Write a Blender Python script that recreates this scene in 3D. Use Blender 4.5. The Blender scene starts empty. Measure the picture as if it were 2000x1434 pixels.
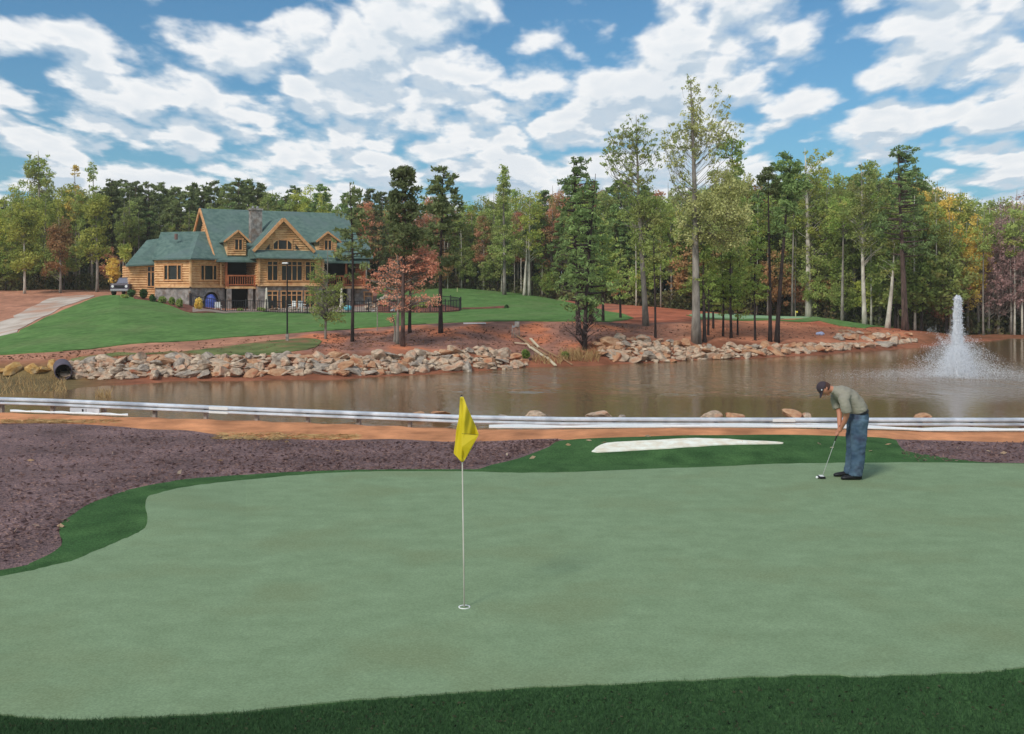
import bpy, bmesh, math, random
import numpy as np
from mathutils import Vector, Matrix, noise as mnoise
SC = bpy.context.scene
C = SC.collection
R = math.radians
F, HZ, CH = 2000.0, 560.0, 3.1          # focal length in photo pixels, horizon row, camera height
random.seed(7)
RNG = np.random.default_rng(7)

def lin(c):
    return tuple(((x/255)/12.92 if x/255 <= .04045 else ((x/255+.055)/1.055)**2.4) for x in c)
def col(r, g, b, k=1.0):
    return tuple(min(.9, x*k) for x in lin((r, g, b))) + (1,)

# ------------------------------------------------------------------ materials
def newmat(name):
    m = bpy.data.materials.new(name); m.use_nodes = True
    nt = m.node_tree
    return m, nt, nt.nodes, nt.links, nt.nodes['Principled BSDF']
def noise_mat(name, c1, c2, scale=3, rough=.8, bump=.3, bscale=None, metal=0, detail=6, dist=.03, c3=None, s3=None, stretch=None, spec=.3, lo=.35, hi=.65, grain=0, gk=.2):
    m, nt, N, L, B = newmat(name)
    tc = N.new('ShaderNodeTexCoord'); src = tc.outputs['Object']
    if stretch:
        mp = N.new('ShaderNodeMapping'); mp.inputs['Scale'].default_value = stretch
        L.new(src, mp.inputs['Vector']); src = mp.outputs[0]
    n = N.new('ShaderNodeTexNoise'); n.inputs['Scale'].default_value = scale; n.inputs['Detail'].default_value = detail
    L.new(src, n.inputs['Vector'])
    r = N.new('ShaderNodeValToRGB'); r.color_ramp.elements[0].color = c1; r.color_ramp.elements[1].color = c2
    r.color_ramp.elements[0].position = lo; r.color_ramp.elements[1].position = hi
    L.new(n.outputs['Fac'], r.inputs[0]); out = r.outputs[0]
    if c3:
        n3 = N.new('ShaderNodeTexNoise'); n3.inputs['Scale'].default_value = s3; n3.inputs['Detail'].default_value = 4
        L.new(src, n3.inputs['Vector'])
        r3 = N.new('ShaderNodeValToRGB'); r3.color_ramp.elements[0].position = .5; r3.color_ramp.elements[1].position = .68
        L.new(n3.outputs['Fac'], r3.inputs[0])
        mx = N.new('ShaderNodeMix'); mx.data_type = 'RGBA'
        L.new(r3.outputs[0], mx.inputs[0]); L.new(out, mx.inputs[6]); mx.inputs[7].default_value = c3; out = mx.outputs[2]
    if grain:
        ng = N.new('ShaderNodeTexNoise'); ng.inputs['Scale'].default_value = grain; ng.inputs['Detail'].default_value = 3; L.new(tc.outputs['Object'], ng.inputs['Vector'])
        mg_ = N.new('ShaderNodeMapRange'); mg_.inputs[1].default_value = .3; mg_.inputs[2].default_value = .7; mg_.inputs[3].default_value = 1-gk; mg_.inputs[4].default_value = 1+gk; L.new(ng.outputs['Fac'], mg_.inputs[0])
        hg = N.new('ShaderNodeHueSaturation'); L.new(out, hg.inputs['Color']); L.new(mg_.outputs[0], hg.inputs['Value']); out = hg.outputs[0]
    L.new(out, B.inputs['Base Color'])
    B.inputs['Roughness'].default_value = rough; B.inputs['Metallic'].default_value = metal
    B.inputs['Specular IOR Level'].default_value = spec
    if bump:
        nb = N.new('ShaderNodeTexNoise'); nb.inputs['Scale'].default_value = bscale or scale*3; nb.inputs['Detail'].default_value = 6
        L.new(src, nb.inputs['Vector'])
        b = N.new('ShaderNodeBump'); b.inputs['Strength'].default_value = bump; b.inputs['Distance'].default_value = dist
        L.new(nb.outputs['Fac'], b.inputs['Height']); L.new(b.outputs[0], B.inputs['Normal'])
    return m
def plain(name, c, rough=.6, metal=0, var=.12):
    c2 = tuple(min(1, x*(1+var)) for x in c[:3])+(1,); c1 = tuple(x*(1-var) for x in c[:3])+(1,)
    return noise_mat(name, c1, c2, 9, rough, 0, metal=metal)

def leaf_mat(name, ca, cb, cc=None):
    """leaf colour varies leaf by leaf (tint attribute), clump by clump and tree by tree"""
    m, nt, N, L, B = newmat(name)
    at = N.new('ShaderNodeAttribute'); at.attribute_name = 'tint'
    mx = N.new('ShaderNodeMix'); mx.data_type = 'RGBA'; mx.inputs[6].default_value = ca; mx.inputs[7].default_value = cb
    L.new(at.outputs['Fac'], mx.inputs[0]); out = mx.outputs[2]
    if cc:
        tc = N.new('ShaderNodeTexCoord'); n = N.new('ShaderNodeTexNoise'); n.inputs['Scale'].default_value = .45; n.inputs['Detail'].default_value = 2
        L.new(tc.outputs['Object'], n.inputs['Vector'])
        r = N.new('ShaderNodeValToRGB'); r.color_ramp.elements[0].position = .5; r.color_ramp.elements[1].position = .66
        L.new(n.outputs['Fac'], r.inputs[0])
        m2 = N.new('ShaderNodeMix'); m2.data_type = 'RGBA'; L.new(r.outputs[0], m2.inputs[0]); L.new(out, m2.inputs[6]); m2.inputs[7].default_value = cc; out = m2.outputs[2]
    oi = N.new('ShaderNodeObjectInfo'); mr = N.new('ShaderNodeMapRange'); mr.inputs[3].default_value = .75; mr.inputs[4].default_value = 1.3
    L.new(oi.outputs['Random'], mr.inputs[0])
    hs = N.new('ShaderNodeHueSaturation'); hs.inputs['Saturation'].default_value = 1.0; L.new(mr.outputs[0], hs.inputs['Value']); L.new(out, hs.inputs['Color'])
    L.new(hs.outputs[0], B.inputs['Base Color']); B.inputs['Roughness'].default_value = .7; B.inputs['Specular IOR Level'].default_value = .15
    tr = N.new('ShaderNodeBsdfTranslucent'); L.new(hs.outputs[0], tr.inputs[0])
    ms = N.new('ShaderNodeMixShader'); ms.inputs[0].default_value = .4
    L.new(B.outputs[0], ms.inputs[1]); L.new(tr.outputs[0], ms.inputs[2]); L.new(ms.outputs[0], N['Material Output'].inputs[0])
    return m

M = {}
M['logs'] = noise_mat('log_wood', col(208,158,106,1.02), col(230,188,138,1.05), 1.2, .6, .15, c3=col(196,140,96), s3=3)
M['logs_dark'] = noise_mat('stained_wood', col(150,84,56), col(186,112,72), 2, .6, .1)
M['trim'] = noise_mat('trim_wood', col(200,140,88), col(222,168,118), 3, .55, .05)
M['roof'] = noise_mat('green_shingles', col(82,106,98,.95), col(106,128,118,.95), 2.2, .9, .5, bscale=14, dist=.05, c3=col(98,116,112), s3=.5)
M['stone'] = noise_mat('field_stone', col(112,106,102), col(168,160,152), 2.6, .85, .6, bscale=4, dist=.06, c3=col(120,96,80), s3=1.5)
M['glass'] = plain('window_glass', col(46,48,44), .12)
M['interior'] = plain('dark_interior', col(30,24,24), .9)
M['metal'] = noise_mat('galvanised_steel', col(196,202,208), col(232,236,240), 3, .42, .06, c3=col(170,176,184), s3=1.1, metal=.25, spec=.5)
M['post'] = noise_mat('weathered_post', col(120,110,100), col(170,160,150), 6, .8, .2)
M['black_iron'] = plain('black_iron', col(34,32,36), .6)
M['greybox'] = plain('grey_paint', col(150,150,150), .5)
M['white'] = plain('white_paint', col(228,228,224), .5, var=.04)
M['black'] = plain('black_rubber', col(26,26,28), .5)
M['bluetarp'] = noise_mat('blue_tarp', col(52,68,140), col(76,96,172), 3, .5, .4, bscale=5, dist=.05)
M['bark_pine'] = noise_mat('pine_bark', col(58,44,40), col(104,84,76), 5, .9, .6, stretch=(1,1,.3))
M['bark_grey'] = noise_mat('grey_bark', col(112,104,96), col(160,152,140), 3, .9, .4, stretch=(1,1,.35), c3=col(90,84,76), s3=1.6)
M['bark_white'] = noise_mat('pale_bark', col(176,168,152), col(216,208,192), 3, .8, .3, stretch=(1,1,.4), c3=col(130,120,108), s3=2)
M['bark_dark'] = noise_mat('dark_bark', col(38,30,30), col(70,58,54), 5, .9, .5, stretch=(1,1,.3))
M['rockA'] = noise_mat('grey_tan_rock', col(154,132,112), col(208,186,160), 2.2, .85, .7, bscale=3, dist=.08, c3=col(184,138,110), s3=1.2)
M['rockB'] = noise_mat('orange_rock', col(168,122,90), col(202,164,128), 2.2, .85, .7, bscale=3, dist=.08, c3=col(156,92,64), s3=1.1)
M['rockC'] = noise_mat('grey_rock', col(140,126,114), col(190,176,158), 2.2, .85, .7, bscale=3, dist=.08, c3=col(110,96,84), s3=1.2)
M['rockD'] = noise_mat('yellow_boulder', col(160,116,60), col(204,166,104), 1.8, .85, .6, bscale=3, dist=.08, c3=col(170,152,124), s3=.9)

# ------------------------------------------------------------------ mesh helpers
class MB:
    def __init__(s): s.v = []; s.f = []
    def add(s, vs, fs):
        o = len(s.v); s.v += [tuple(v) for v in vs]; s.f += [tuple(i+o for i in f) for f in fs]
    def box(s, c, size, rz=0, ax=None):
        hx, hy, hz = [k/2 for k in size]; X, Y, Z = ax or ((math.cos(rz), math.sin(rz), 0), (-math.sin(rz), math.cos(rz), 0), (0, 0, 1))
        vs = [tuple(c[i]+a*hx*X[i]+b*hy*Y[i]+d*hz*Z[i] for i in range(3)) for a in (-1, 1) for b in (-1, 1) for d in (-1, 1)]
        s.add(vs, [(0,1,3,2),(4,6,7,5),(0,4,5,1),(2,3,7,6),(0,2,6,4),(1,5,7,3)])
    def tube(s, pts, rad, n=6, cap=True, squash=1):
        pts = [Vector(p) for p in pts]
        if not hasattr(rad, '__len__'): rad = [rad]*len(pts)
        vs = []
        for i, p in enumerate(pts):
            t = (pts[min(i+1, len(pts)-1)]-pts[max(i-1, 0)]).normalized()
            if i == 0: a = t.cross(Vector((0, 0, 1)) if abs(t.z) < .9 else Vector((0, 1, 0))).normalized()
            else: a = (a-t*a.dot(t)).normalized()
            b = t.cross(a)
            for k in range(n):
                q = 2*math.pi*k/n
                vs.append(p+a*math.cos(q)*rad[i]+b*math.sin(q)*rad[i]*squash)
        fs = [(i*n+k, i*n+(k+1) % n, (i+1)*n+(k+1) % n, (i+1)*n+k) for i in range(len(pts)-1) for k in range(n)]
        if cap: fs += [tuple(range(n-1, -1, -1)), tuple((len(pts)-1)*n+k for k in range(n))]
        s.add(vs, fs)
    def slab(s, poly, off):
        """planar polygon given thickness by the vector off"""
        n = len(poly); off = Vector(off)
        vs = [Vector(p) for p in poly]+[Vector(p)+off for p in poly]
        s.add(vs, [tuple(range(n)), tuple(range(2*n-1, n-1, -1))]+[(i, i+n, (i+1) % n+n, (i+1) % n) for i in range(n)])
    def sphere(s, c, r, n=10, m=7, fn=None):
        if not hasattr(r, '__len__'): r = (r, r, r)
        vs = [(0, 0, 1)]
        for j in range(1, m):
            a = math.pi*j/m
            for k in range(n):
                q = 2*math.pi*k/n; vs.append((math.sin(a)*math.cos(q), math.sin(a)*math.sin(q), math.cos(a)))
        vs.append((0, 0, -1))
        if fn: vs = [fn(v) for v in vs]
        vs = [(c[0]+v[0]*r[0], c[1]+v[1]*r[1], c[2]+v[2]*r[2]) for v in vs]
        fs = [(0, 1+k, 1+(k+1) % n) for k in range(n)]
        for j in range(m-2):
            for k in range(n): fs.append((1+j*n+k, 1+(j+1)*n+k, 1+(j+1)*n+(k+1) % n, 1+j*n+(k+1) % n))
        fs += [(len(vs)-1, 1+(m-2)*n+(k+1) % n, 1+(m-2)*n+k) for k in range(n)]
        s.add(vs, fs)
    def lathe(s, c, prof, n=16):
        vs = []; m = len(prof)
        for r, z in prof:
            for k in range(n): vs.append((c[0]+r*math.cos(2*math.pi*k/n), c[1]+r*math.sin(2*math.pi*k/n), c[2]+z))
        s.add(vs, [(i*n+k, i*n+(k+1) % n, (i+1)*n+(k+1) % n, (i+1)*n+k) for i in range(m-1) for k in range(n)])
    def build(s, name, mat, parent=None, smooth=False, recalc=True):
        o3 = origin(parent)
        me = bpy.data.meshes.new(name); me.from_pydata([(v[0]-o3[0], v[1]-o3[1], v[2]-o3[2]) for v in s.v], [], s.f)
        if recalc:
            bm = bmesh.new(); bm.from_mesh(me); bmesh.ops.recalc_face_normals(bm, faces=bm.faces); bm.to_mesh(me); bm.free()
        return link(name, me, mat, parent, smooth)
def origin(o):
    v = Vector((0, 0, 0))
    while o is not None: v = v+o.location; o = o.parent
    return v
def link(name, me, mat, parent=None, smooth=False):
    o = bpy.data.objects.new(name, me); C.objects.link(o)
    if mat is not None: me.materials.append(M[mat] if isinstance(mat, str) else mat)
    if parent is not None: o.parent = parent
    if smooth: me.polygons.foreach_set('use_smooth', [True]*len(me.polygons))
    return o
def tag(o, label=None, cat=None, group=None, kind=None):
    if label: o['label'] = label
    if cat: o['category'] = cat
    if group: o['group'] = group
    if kind: o['kind'] = kind
    return o
def thing(name, loc, label, cat, group=None):
    o = bpy.data.objects.new(name, None); o.empty_display_size = .2; o.location = loc; C.objects.link(o)
    return tag(o, label, cat, group)
def dup(root, loc, rz=0, sc=(1, 1, 1), label=None, group=None, mats=None):
    r = root.copy(); C.objects.link(r); r.location = loc; r.rotation_euler = (0, 0, rz); r.scale = sc
    if label: r['label'] = label
    if group: r['group'] = group
    for ch in list(root.children):
        c = ch.copy(); C.objects.link(c); c.parent = r
        if mats and ch.name.split('.')[0] in mats:
            c.material_slots[0].link = 'OBJECT'; c.material_slots[0].material = mats[ch.name.split('.')[0]]
        for g in ch.children:
            d = g.copy(); C.objects.link(d); d.parent = c
    return r

# ------------------------------------------------------------------ terrain
WATER = -1.6
def zy(d, y): return CH-d*(y-HZ)/F
KEY = {  # px: crest d, shoreline d, rock foot, rock top, bank top, mid, tree line as (d, photo row)
-400: (26.5, 41.8, (50,742), (52,710), (56,697), (80,640), (115,565)),
0:    (25.3, 43.7, (51,736), (52.5,706), (57,693), (80,645), (115,566)),
150:  (24.8, 47.2, (51,742), (53,696), (58,686), (92,596), (120,566)),
230:  (24.5, 48.8, (51,741), (53.2,692), (59,678), (96,578), (122,568)),
300:  (24.3, 50.0, (51,740), (53.5,690), (60,671), (94.5,589), (125,570)),
440:  (23.9, 50.8, (51.8,738), (54,690), (63,661), (95,611), (125,575)),
600:  (23.4, 51.6, (52.5,733), (54.5,690), (66,649), (96,611), (125,575)),
750:  (22.9, 53.4, (54.3,727), (57,685), (67,640), (96,611), (130,570)),
900:  (22.4, 55.9, (56.5,722), (59,680), (68,631), (96,611), (137,562)),
1020: (22.3, 59.5, (60.2,713), (61.5,700), (71,629), (100,604), (132,574)),
1090: (22.2, 60.3, (61,709), (62.5,695), (71,629), (100,608), (125,586)),
1180: (22.1, 61.4, (62.2,706), (65.5,655), (72,629), (95,612), (117,594)),
1260: (22.1, 62.7, (63.4,705), (67,655), (74,635), (95,610), (112,600)),
1350: (22.0, 64.8, (65.5,701), (69,664), (78,630), (94,614), (110,607)),
1500: (22.0, 68.0, (69,693), (72,667), (86,628), (97,619), (112,617)),
1600: (21.9, 70.7, (71.7,687), (75,668), (84,640), (93,621), (105,621)),
1700: (21.9, 74.6, (75.6,681), (78,668), (84,646), (92,636), (100,637)),
1790: (21.9, 78.3, (79.5,674), (82,664), (87,650), (92,648), (98,648)),
1880: (21.9, 87.0, (88,666), (90,663), (93,659), (96,656), (98,655)),
2000: (21.9, 92.0, (93,660), (95,658), (97,656), (99,654), (101,653)),
2400: (21.8, 93.0, (94,660), (96,658), (98,656), (100,654), (102,653)),
}
KX = np.array(sorted(KEY)); _D = []; _Z = []
for k in KX:
    dc, ds, *s5 = KEY[k]
    D = [1, dc-2.0, dc, dc+3.5, dc+8, ds-4, ds]+[s[0] for s in s5]+[s5[-1][0]+50, 700]
    Z = [0, 0, .0, -1.5, -2.6, -2.4, WATER]+[zy(*s) for s in s5]; Z += [Z[-1]+.3, Z[-1]+.3]
    _D.append(D); _Z.append(Z)
_D = np.array(_D, float); _Z = np.array(_Z, float)
def stations(px):
    px = np.clip(px, KX[0], KX[-1])
    return [np.interp(px, KX, _D[:, j]) for j in range(_D.shape[1])]
def T(px, d):
    px = np.asarray(px, float); d = np.asarray(d, float); px, d = np.broadcast_arrays(px, d)
    pc = np.clip(px, KX[0], KX[-1])
    Ds = np.stack([np.interp(pc, KX, _D[:, j]) for j in range(_D.shape[1])], -1)
    Zs = np.stack([np.interp(pc, KX, _Z[:, j]) for j in range(_D.shape[1])], -1)
    z = np.zeros(px.shape)
    for j in range(Ds.shape[-1]-1):
        m = (d >= Ds[..., j]) & ((d < Ds[..., j+1]) | (j == Ds.shape[-1]-2))
        t = np.clip((d-Ds[..., j])/(Ds[..., j+1]-Ds[..., j]), 0, 1)
        z = np.where(m, Zs[..., j]*(1-t)+Zs[..., j+1]*t, z)
    # the low mound that holds the sand, and gentle swells in the turf
    a = np.clip(1-((px-1370)/430)**2, 0, 1); b = np.clip(1-((d-20.0)/2.3)**2, 0, 1)
    z = z+.26*a**.7*b**1.2
    a = np.clip(1-((px-150)/330)**2, 0, 1); b = np.clip(1-((d-14.8)/2.6)**2, 0, 1); z = z+.12*a*b
    land = np.clip((d-24)/3, 0, 1)
    z = z+land*.10*np.sin(px*.021+d*.31)*np.sin(d*.23+px*.008)*np.clip((d-_D[0, 6])/10, 0, 1)
    return z
def W(px, d, z=None):
    if z is None: z = float(T(px, d))
    return Vector(((px-1000)/F*d, d, z))
_dd = np.concatenate([np.arange(2, 30, .04), np.arange(30, 200, .15)])
def pick(px, y, skip=0):
    """distance at which the ground shows at photo pixel (px, y)"""
    dd = _dd[_dd > skip]
    yy = HZ+F*(CH-T(px, dd))/dd
    i = np.argmax(yy <= y)
    return float(dd[i]) if yy[i] <= y else float(dd[-1])
def G(px, y, dz=0, skip=0):
    d = pick(px, y, skip); v = W(px, d); v.z += dz; return v
def ground_at(x, y):
    return float(T(1000+F*x/y, y))

COLS = np.concatenate([np.arange(-3000, -400, 200), np.arange(-400, 2400, 8), np.arange(2400, 5001, 200)]).astype(float)
ROWS = np.concatenate([np.arange(1.5, 6, .5), np.arange(6, 30, .3), np.arange(30, 50, 1.0), np.arange(50, 100, .5), np.arange(100, 140, 1.5), [145, 155, 170, 200, 260, 350, 700]]).astype(float)

def soil_color(px, d):
    S = stations(px)
    n = np.array([mnoise.fractal(Vector((a*.012, b*.22, 0)), 1, 2, 4) for a, b in zip(px, d)])
    def c(r, g, b): return np.array(lin((r, g, b)))
    out = np.tile(c(205,140,98), (len(px), 1))
    def put(mask, cc, w=1):
        mask = np.clip(mask, 0, 1)[:, None]*w
        out[:] = out*(1-mask)+cc*mask
    ds, d5, d6, d7, d8, d9 = S[6], S[7], S[8], S[9], S[10], S[11]
    put((d-28)/3, c(146,92,68))
    put(np.clip((d-28)/3, 0, 1)*np.clip((260-px)/120, 0, 1)*np.clip((d6-d)/1, 0, 1), c(118,100,66))
    far = np.clip((d-d6+.5)/1, 0, 1)
    put(far, c(184,130,104))
    bank = far*np.clip((px-540)/60, 0, 1)*np.clip((1340-px)/60, 0, 1)
    put(bank, c(164,116,98)); put(bank*np.clip(n*3.2, 0, 1), c(190,116,82)); put(bank*np.clip(-n*3-.3, 0, 1), c(132,100,90))
    put(far*np.clip((px-1320)/60, 0, 1), c(190,122,90))
    put(np.clip((px-1180)/50, 0, 1)*np.clip((d-d7-1)/2, 0, 1), c(182,106,78))
    put(np.clip((px-1200)/40, 0, 1)*np.clip((1330-px)/40, 0, 1)*np.clip((d-d6)/1, 0, 1)*np.clip((d7+4-d)/3, 0, 1), c(128,96,84), .7)
    put(np.clip((px-1760)/60, 0, 1)*np.clip((d-ds)/2, 0, 1), c(140,92,66))
    put(np.clip((px-1000)/60, 0, 1)*np.clip((1200-px)/20, 0, 1)*np.clip((d-d7-24)/6, 0, 1), c(166,104,84))
    put(np.clip((d-d9+1)/3, 0, 1), c(92,74,52))
    out *= (1+.35*n)[:, None]
    return np.clip(out, 0, .9)

def build_ground():
    PX, DD = np.meshgrid(COLS, ROWS); Z = T(PX, DD)
    X = (PX-1000)/F*DD
    co = np.stack([X, DD, Z], -1).reshape(-1, 3)
    nr, nc = PX.shape
    i = np.arange(nr-1)[:, None]*nc+np.arange(nc-1)[None, :]
    fc = np.stack([i, i+1, i+nc+1, i+nc], -1).reshape(-1, 4)
    me = bpy.data.meshes.new('ground'); me.from_pydata(co.tolist(), [], fc.tolist())
    ca = me.color_attributes.new('soil', 'FLOAT_COLOR', 'POINT')
    cc = soil_color(PX.ravel(), DD.ravel()); cc = np.concatenate([cc, np.ones((len(cc), 1))], 1)
    ca.data.foreach_set('color', cc.ravel().astype(np.float32))
    m, nt, N, L, B = newmat('clay_soil')
    at = N.new('ShaderNodeAttribute'); at.attribute_name = 'soil'
    tc = N.new('ShaderNodeTexCoord'); n = N.new('ShaderNodeTexNoise'); n.inputs['Scale'].default_value = 1.3; n.inputs['Detail'].default_value = 9; n.inputs['Roughness'].default_value = .65
    L.new(tc.outputs['Object'], n.inputs['Vector'])
    mr = N.new('ShaderNodeMapRange'); mr.inputs[1].default_value = .3; mr.inputs[2].default_value = .7; mr.inputs[3].default_value = .62; mr.inputs[4].default_value = 1.25
    L.new(n.outputs['Fac'], mr.inputs[0])
    hs = N.new('ShaderNodeHueSaturation'); L.new(at.outputs['Color'], hs.inputs['Color']); L.new(mr.outputs[0], hs.inputs['Value']); L.new(hs.outputs[0], B.inputs['Base Color'])
    b = N.new('ShaderNodeBump'); b.inputs['Strength'].default_value = .7; b.inputs['Distance'].default_value = .08; L.new(n.outputs['Fac'], b.inputs['Height']); L.new(b.outputs[0], B.inputs['Normal'])
    B.inputs['Roughness'].default_value = .95; B.inputs['Specular IOR Level'].default_value = .1
    o = link('ground', me, m, None, True); tag(o, kind='structure')

def smooth_poly(pts, n=4, closed=True):
    P = [np.array(p, float) for p in pts]; out = []; k = len(P)
    for i in range(k):
        a, b, c, d = P[(i-1) % k], P[i], P[(i+1) % k], P[(i+2) % k]
        for j in range(n):
            t = j/n; out.append(.5*((2*b)+(c-a)*t+(2*a-5*b+4*c-d)*t*t+(3*b-a-3*c+d)*t**3))
    return out
def clip(poly, ax, val, keep_gt):
    out = []; n = len(poly)
    for i in range(n):
        a, b = poly[i], poly[(i+1) % n]
        ia = (a[ax] >= val) == keep_gt; ib = (b[ax] >= val) == keep_gt
        if ia: out.append(a)
        if ia != ib:
            t = (val-a[ax])/(b[ax]-a[ax]); q = a+(b-a)*t; q[ax] = val; out.append(q)
    return out
def sheet(name, pts, mat, dz, kind='structure', skip=0, smooth=3, label=None, cat=None, wob=0, thick=.12):
    """a ground sheet whose outline was measured in the photo, laid on the terrain cell by cell"""
    pl = smooth_poly(pts, smooth) if smooth > 1 else [np.array(p, float) for p in pts]
    P = []
    for p in pl:
        if len(p) == 2: P.append(np.array((p[0], pick(p[0], p[1], skip))))
    if wob:
        P = [p+np.array((RNG.normal()*wob*.4, RNG.normal()*wob*.004)) for p in P]
    verts = []; faces = []; idx = {}
    def vid(q):
        k = (round(q[0], 2), round(q[1], 3))
        if k not in idx: idx[k] = len(verts); verts.append(q)
        return idx[k]
    pxs = [p[0] for p in P]; cols = [min(pxs)]+[c for c in COLS if min(pxs) < c < max(pxs)]+[max(pxs)]
    for a, b in zip(cols[:-1], cols[1:]):
        s = clip(clip(P, 0, a, True), 0, b, False)
        if len(s) < 3: continue
        ds = [q[1] for q in s]; rows = [min(ds)]+[r for r in ROWS if min(ds) < r < max(ds)]+[max(ds)]
        for r0, r1 in zip(rows[:-1], rows[1:]):
            c = clip(clip(s, 1, r0, True), 1, r1, False)
            ids = []
            for q in c:
                v = vid(q)
                if v not in ids: ids.append(v)
            if len(ids) >= 3: faces.append(ids)
    V = np.array(verts); Z = T(V[:, 0], V[:, 1])+dz
    co = np.stack([(V[:, 0]-1000)/F*V[:, 1], V[:, 1], Z], -1)
    me = bpy.data.meshes.new(name); me.from_pydata(co.tolist(), [], faces)
    bm = bmesh.new(); bm.from_mesh(me)
    be = [e for e in bm.edges if e.is_boundary]                       # turn the rim down into the ground
    if thick and be:
        r = bmesh.ops.extrude_edge_only(bm, edges=be)
        for v in r['geom']:
            if isinstance(v, bmesh.types.BMVert): v.co.z -= thick
    for f in bm.faces:
        if f.normal.z < 0 and abs(f.normal.z) > .3: f.normal_flip()
    bm.to_mesh(me); bm.free()
    o = link(name, me, mat, None, True)
    o.data.polygons.foreach_set('use_smooth', [False]*len(o.data.polygons))
    tag(o, label, cat, None, kind)
    return o

build_ground()
#------------------------------------------------------------------ ground sheets
GREEN_IN = [(0,1135),(89,1116),(139,1104),(185,1085),(232,1065),(270,1048),(285,1035),(288,1015),(284,996),(288,978),(305,971),(348,960),(406,951),(500,941),(600,932),(700,927),(800,926),(903,926),(1000,929),(1100,928),(1200,924),(1300,920),(1400,917),(1500,912),(1600,910),(1700,909),(1850,909),(2000,911),(2350,915),(2700,1000),(2700,1250),(2350,1290),(2000,1316),(1960,1320),(1900,1325),(1800,1328),(1700,1332),(1600,1330),(1500,1333),(1250,1345),(1000,1357),(850,1368),(700,1380),(500,1401),(400,1408),(250,1415),(150,1418),(60,1415),(0,1408),(-250,1370),(-500,1290),(-300,1180)]
COLLAR = [(0,1120),(58,1106),(104,1085),(122,1065),(116,1046),(120,1027),(147,1008),(174,990),(216,973),(270,957),(328,946),(386,938),(500,930),(600,925),(700,922),(800,921),(900,921),(935,920),(960,912),(1000,903),(1040,890),(1075,875),(1090,865),(1160,860),(1300,855),(1450,853),(1550,853),(1650,856),(1740,860),(1755,872),(1770,885),(1830,895),(1900,905),(2000,909),(2350,911),(3000,950),(3600,1500),(2500,3400),(1000,4000),(-500,3400),(-1600,1500),(-500,1200)]
MULCH_L = [(0,829),(122,829),(210,833),(297,840),(367,842),(437,852),(560,859),(662,861),(764,859),(866,864),(968,863),(1053,859),(1100,860),(1150,880),(1000,960),(600,1000),(300,1080),(150,1200),(-400,1260),(-900,1000),(-500,840)]
MULCH_R = [(1700,862),(1780,861),(1850,862),(2000,866),(2350,868),(3000,880),(3000,1000),(2300,960),(1900,930),(1720,900)]
mg = noise_mat('putting_turf', col(120,139,106,1.0), col(133,153,119,1.0), 3.4, .95, .35, bscale=60, dist=.008, c3=col(124,139,105), s3=.8, stretch=(.8,1.0,1), spec=.05, lo=.25, hi=.75, detail=14, grain=55, gk=.16)
mc = noise_mat('fringe_turf', col(52,80,46), col(76,108,64), 2.2, .95, .6, bscale=70, dist=.02, c3=col(66,98,58), s3=.6, spec=.04, detail=10, lo=.3, hi=.7, grain=38, gk=.3)
def mulch_mat():
    m, nt, N, L, B = newmat('shredded_mulch')
    tc = N.new('ShaderNodeTexCoord'); mp = N.new('ShaderNodeMapping'); mp.inputs['Scale'].default_value = (1, 1, 1); L.new(tc.outputs['Object'], mp.inputs[0])
    v = N.new('ShaderNodeTexVoronoi'); v.inputs['Scale'].default_value = 34; L.new(mp.outputs[0], v.inputs['Vector'])
    r = N.new('ShaderNodeValToRGB'); e = r.color_ramp.elements
    e[0].color = col(72,58,60); e[1].color = col(140,114,112); e[1].position = 1
    for p, c_ in ((.3, col(112,90,90)), (.6, col(132,108,106)), (.93, col(126,98,92)), (.97, col(178,140,120))):
        k = e.new(p); k.color = c_
    sp = N.new('ShaderNodeSeparateColor'); L.new(v.outputs['Color'], sp.inputs[0]); L.new(sp.outputs[0], r.inputs[0])
    n = N.new('ShaderNodeTexNoise'); n.inputs['Scale'].default_value = .8; n.inputs['Detail'].default_value = 7; L.new(tc.outputs['Object'], n.inputs['Vector'])
    mr = N.new('ShaderNodeMapRange'); mr.inputs[1].default_value = .3; mr.inputs[2].default_value = .7; mr.inputs[3].default_value = .7; mr.inputs[4].default_value = 1.3; L.new(n.outputs['Fac'], mr.inputs[0])
    hs = N.new('ShaderNodeHueSaturation'); L.new(r.outputs[0], hs.inputs['Color']); L.new(mr.outputs[0], hs.inputs['Value']); L.new(hs.outputs[0], B.inputs['Base Color'])
    b = N.new('ShaderNodeBump'); b.inputs['Strength'].default_value = .9; b.inputs['Distance'].default_value = .02; L.new(v.outputs['Distance'], b.inputs['Height']); L.new(b.outputs[0], B.inputs['Normal'])
    B.inputs['Roughness'].default_value = .9; B.inputs['Specular IOR Level'].default_value = .15
    return m
mm = mulch_mat()
sheet('mulch_ground', MULCH_L, mm, .012, wob=1.2)
sheet('mulch_ground', MULCH_R, mm, .012, wob=1.2)
sheet('turf_fringe', COLLAR, mc, .032)
sheet('putting_green', GREEN_IN, mg, .044, smooth=5)
ms = noise_mat('bunker_sand', col(222,210,188,1.05), col(244,236,220,1.1), 5, .95, .6, bscale=14, dist=.04, spec=.05)
sheet('sand_bunker', [(1159,884),(1174,874),(1204,869),(1285,865),(1359,861.5),(1422,863),(1470,866),(1518,868),(1529,871),(1470,872),(1396,874.5),(1337,878),(1266,883),(1167,888)], ms, .05, smooth=2, wob=.9)
ml = noise_mat('lawn_grass', col(84,116,62,1.02), col(100,132,74,1.02), .8, .95, .4, bscale=9, dist=.05, c3=col(104,126,76), s3=.3, grain=2.2, gk=.22, spec=.04, detail=8, stretch=(.7,.5,1))
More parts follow.
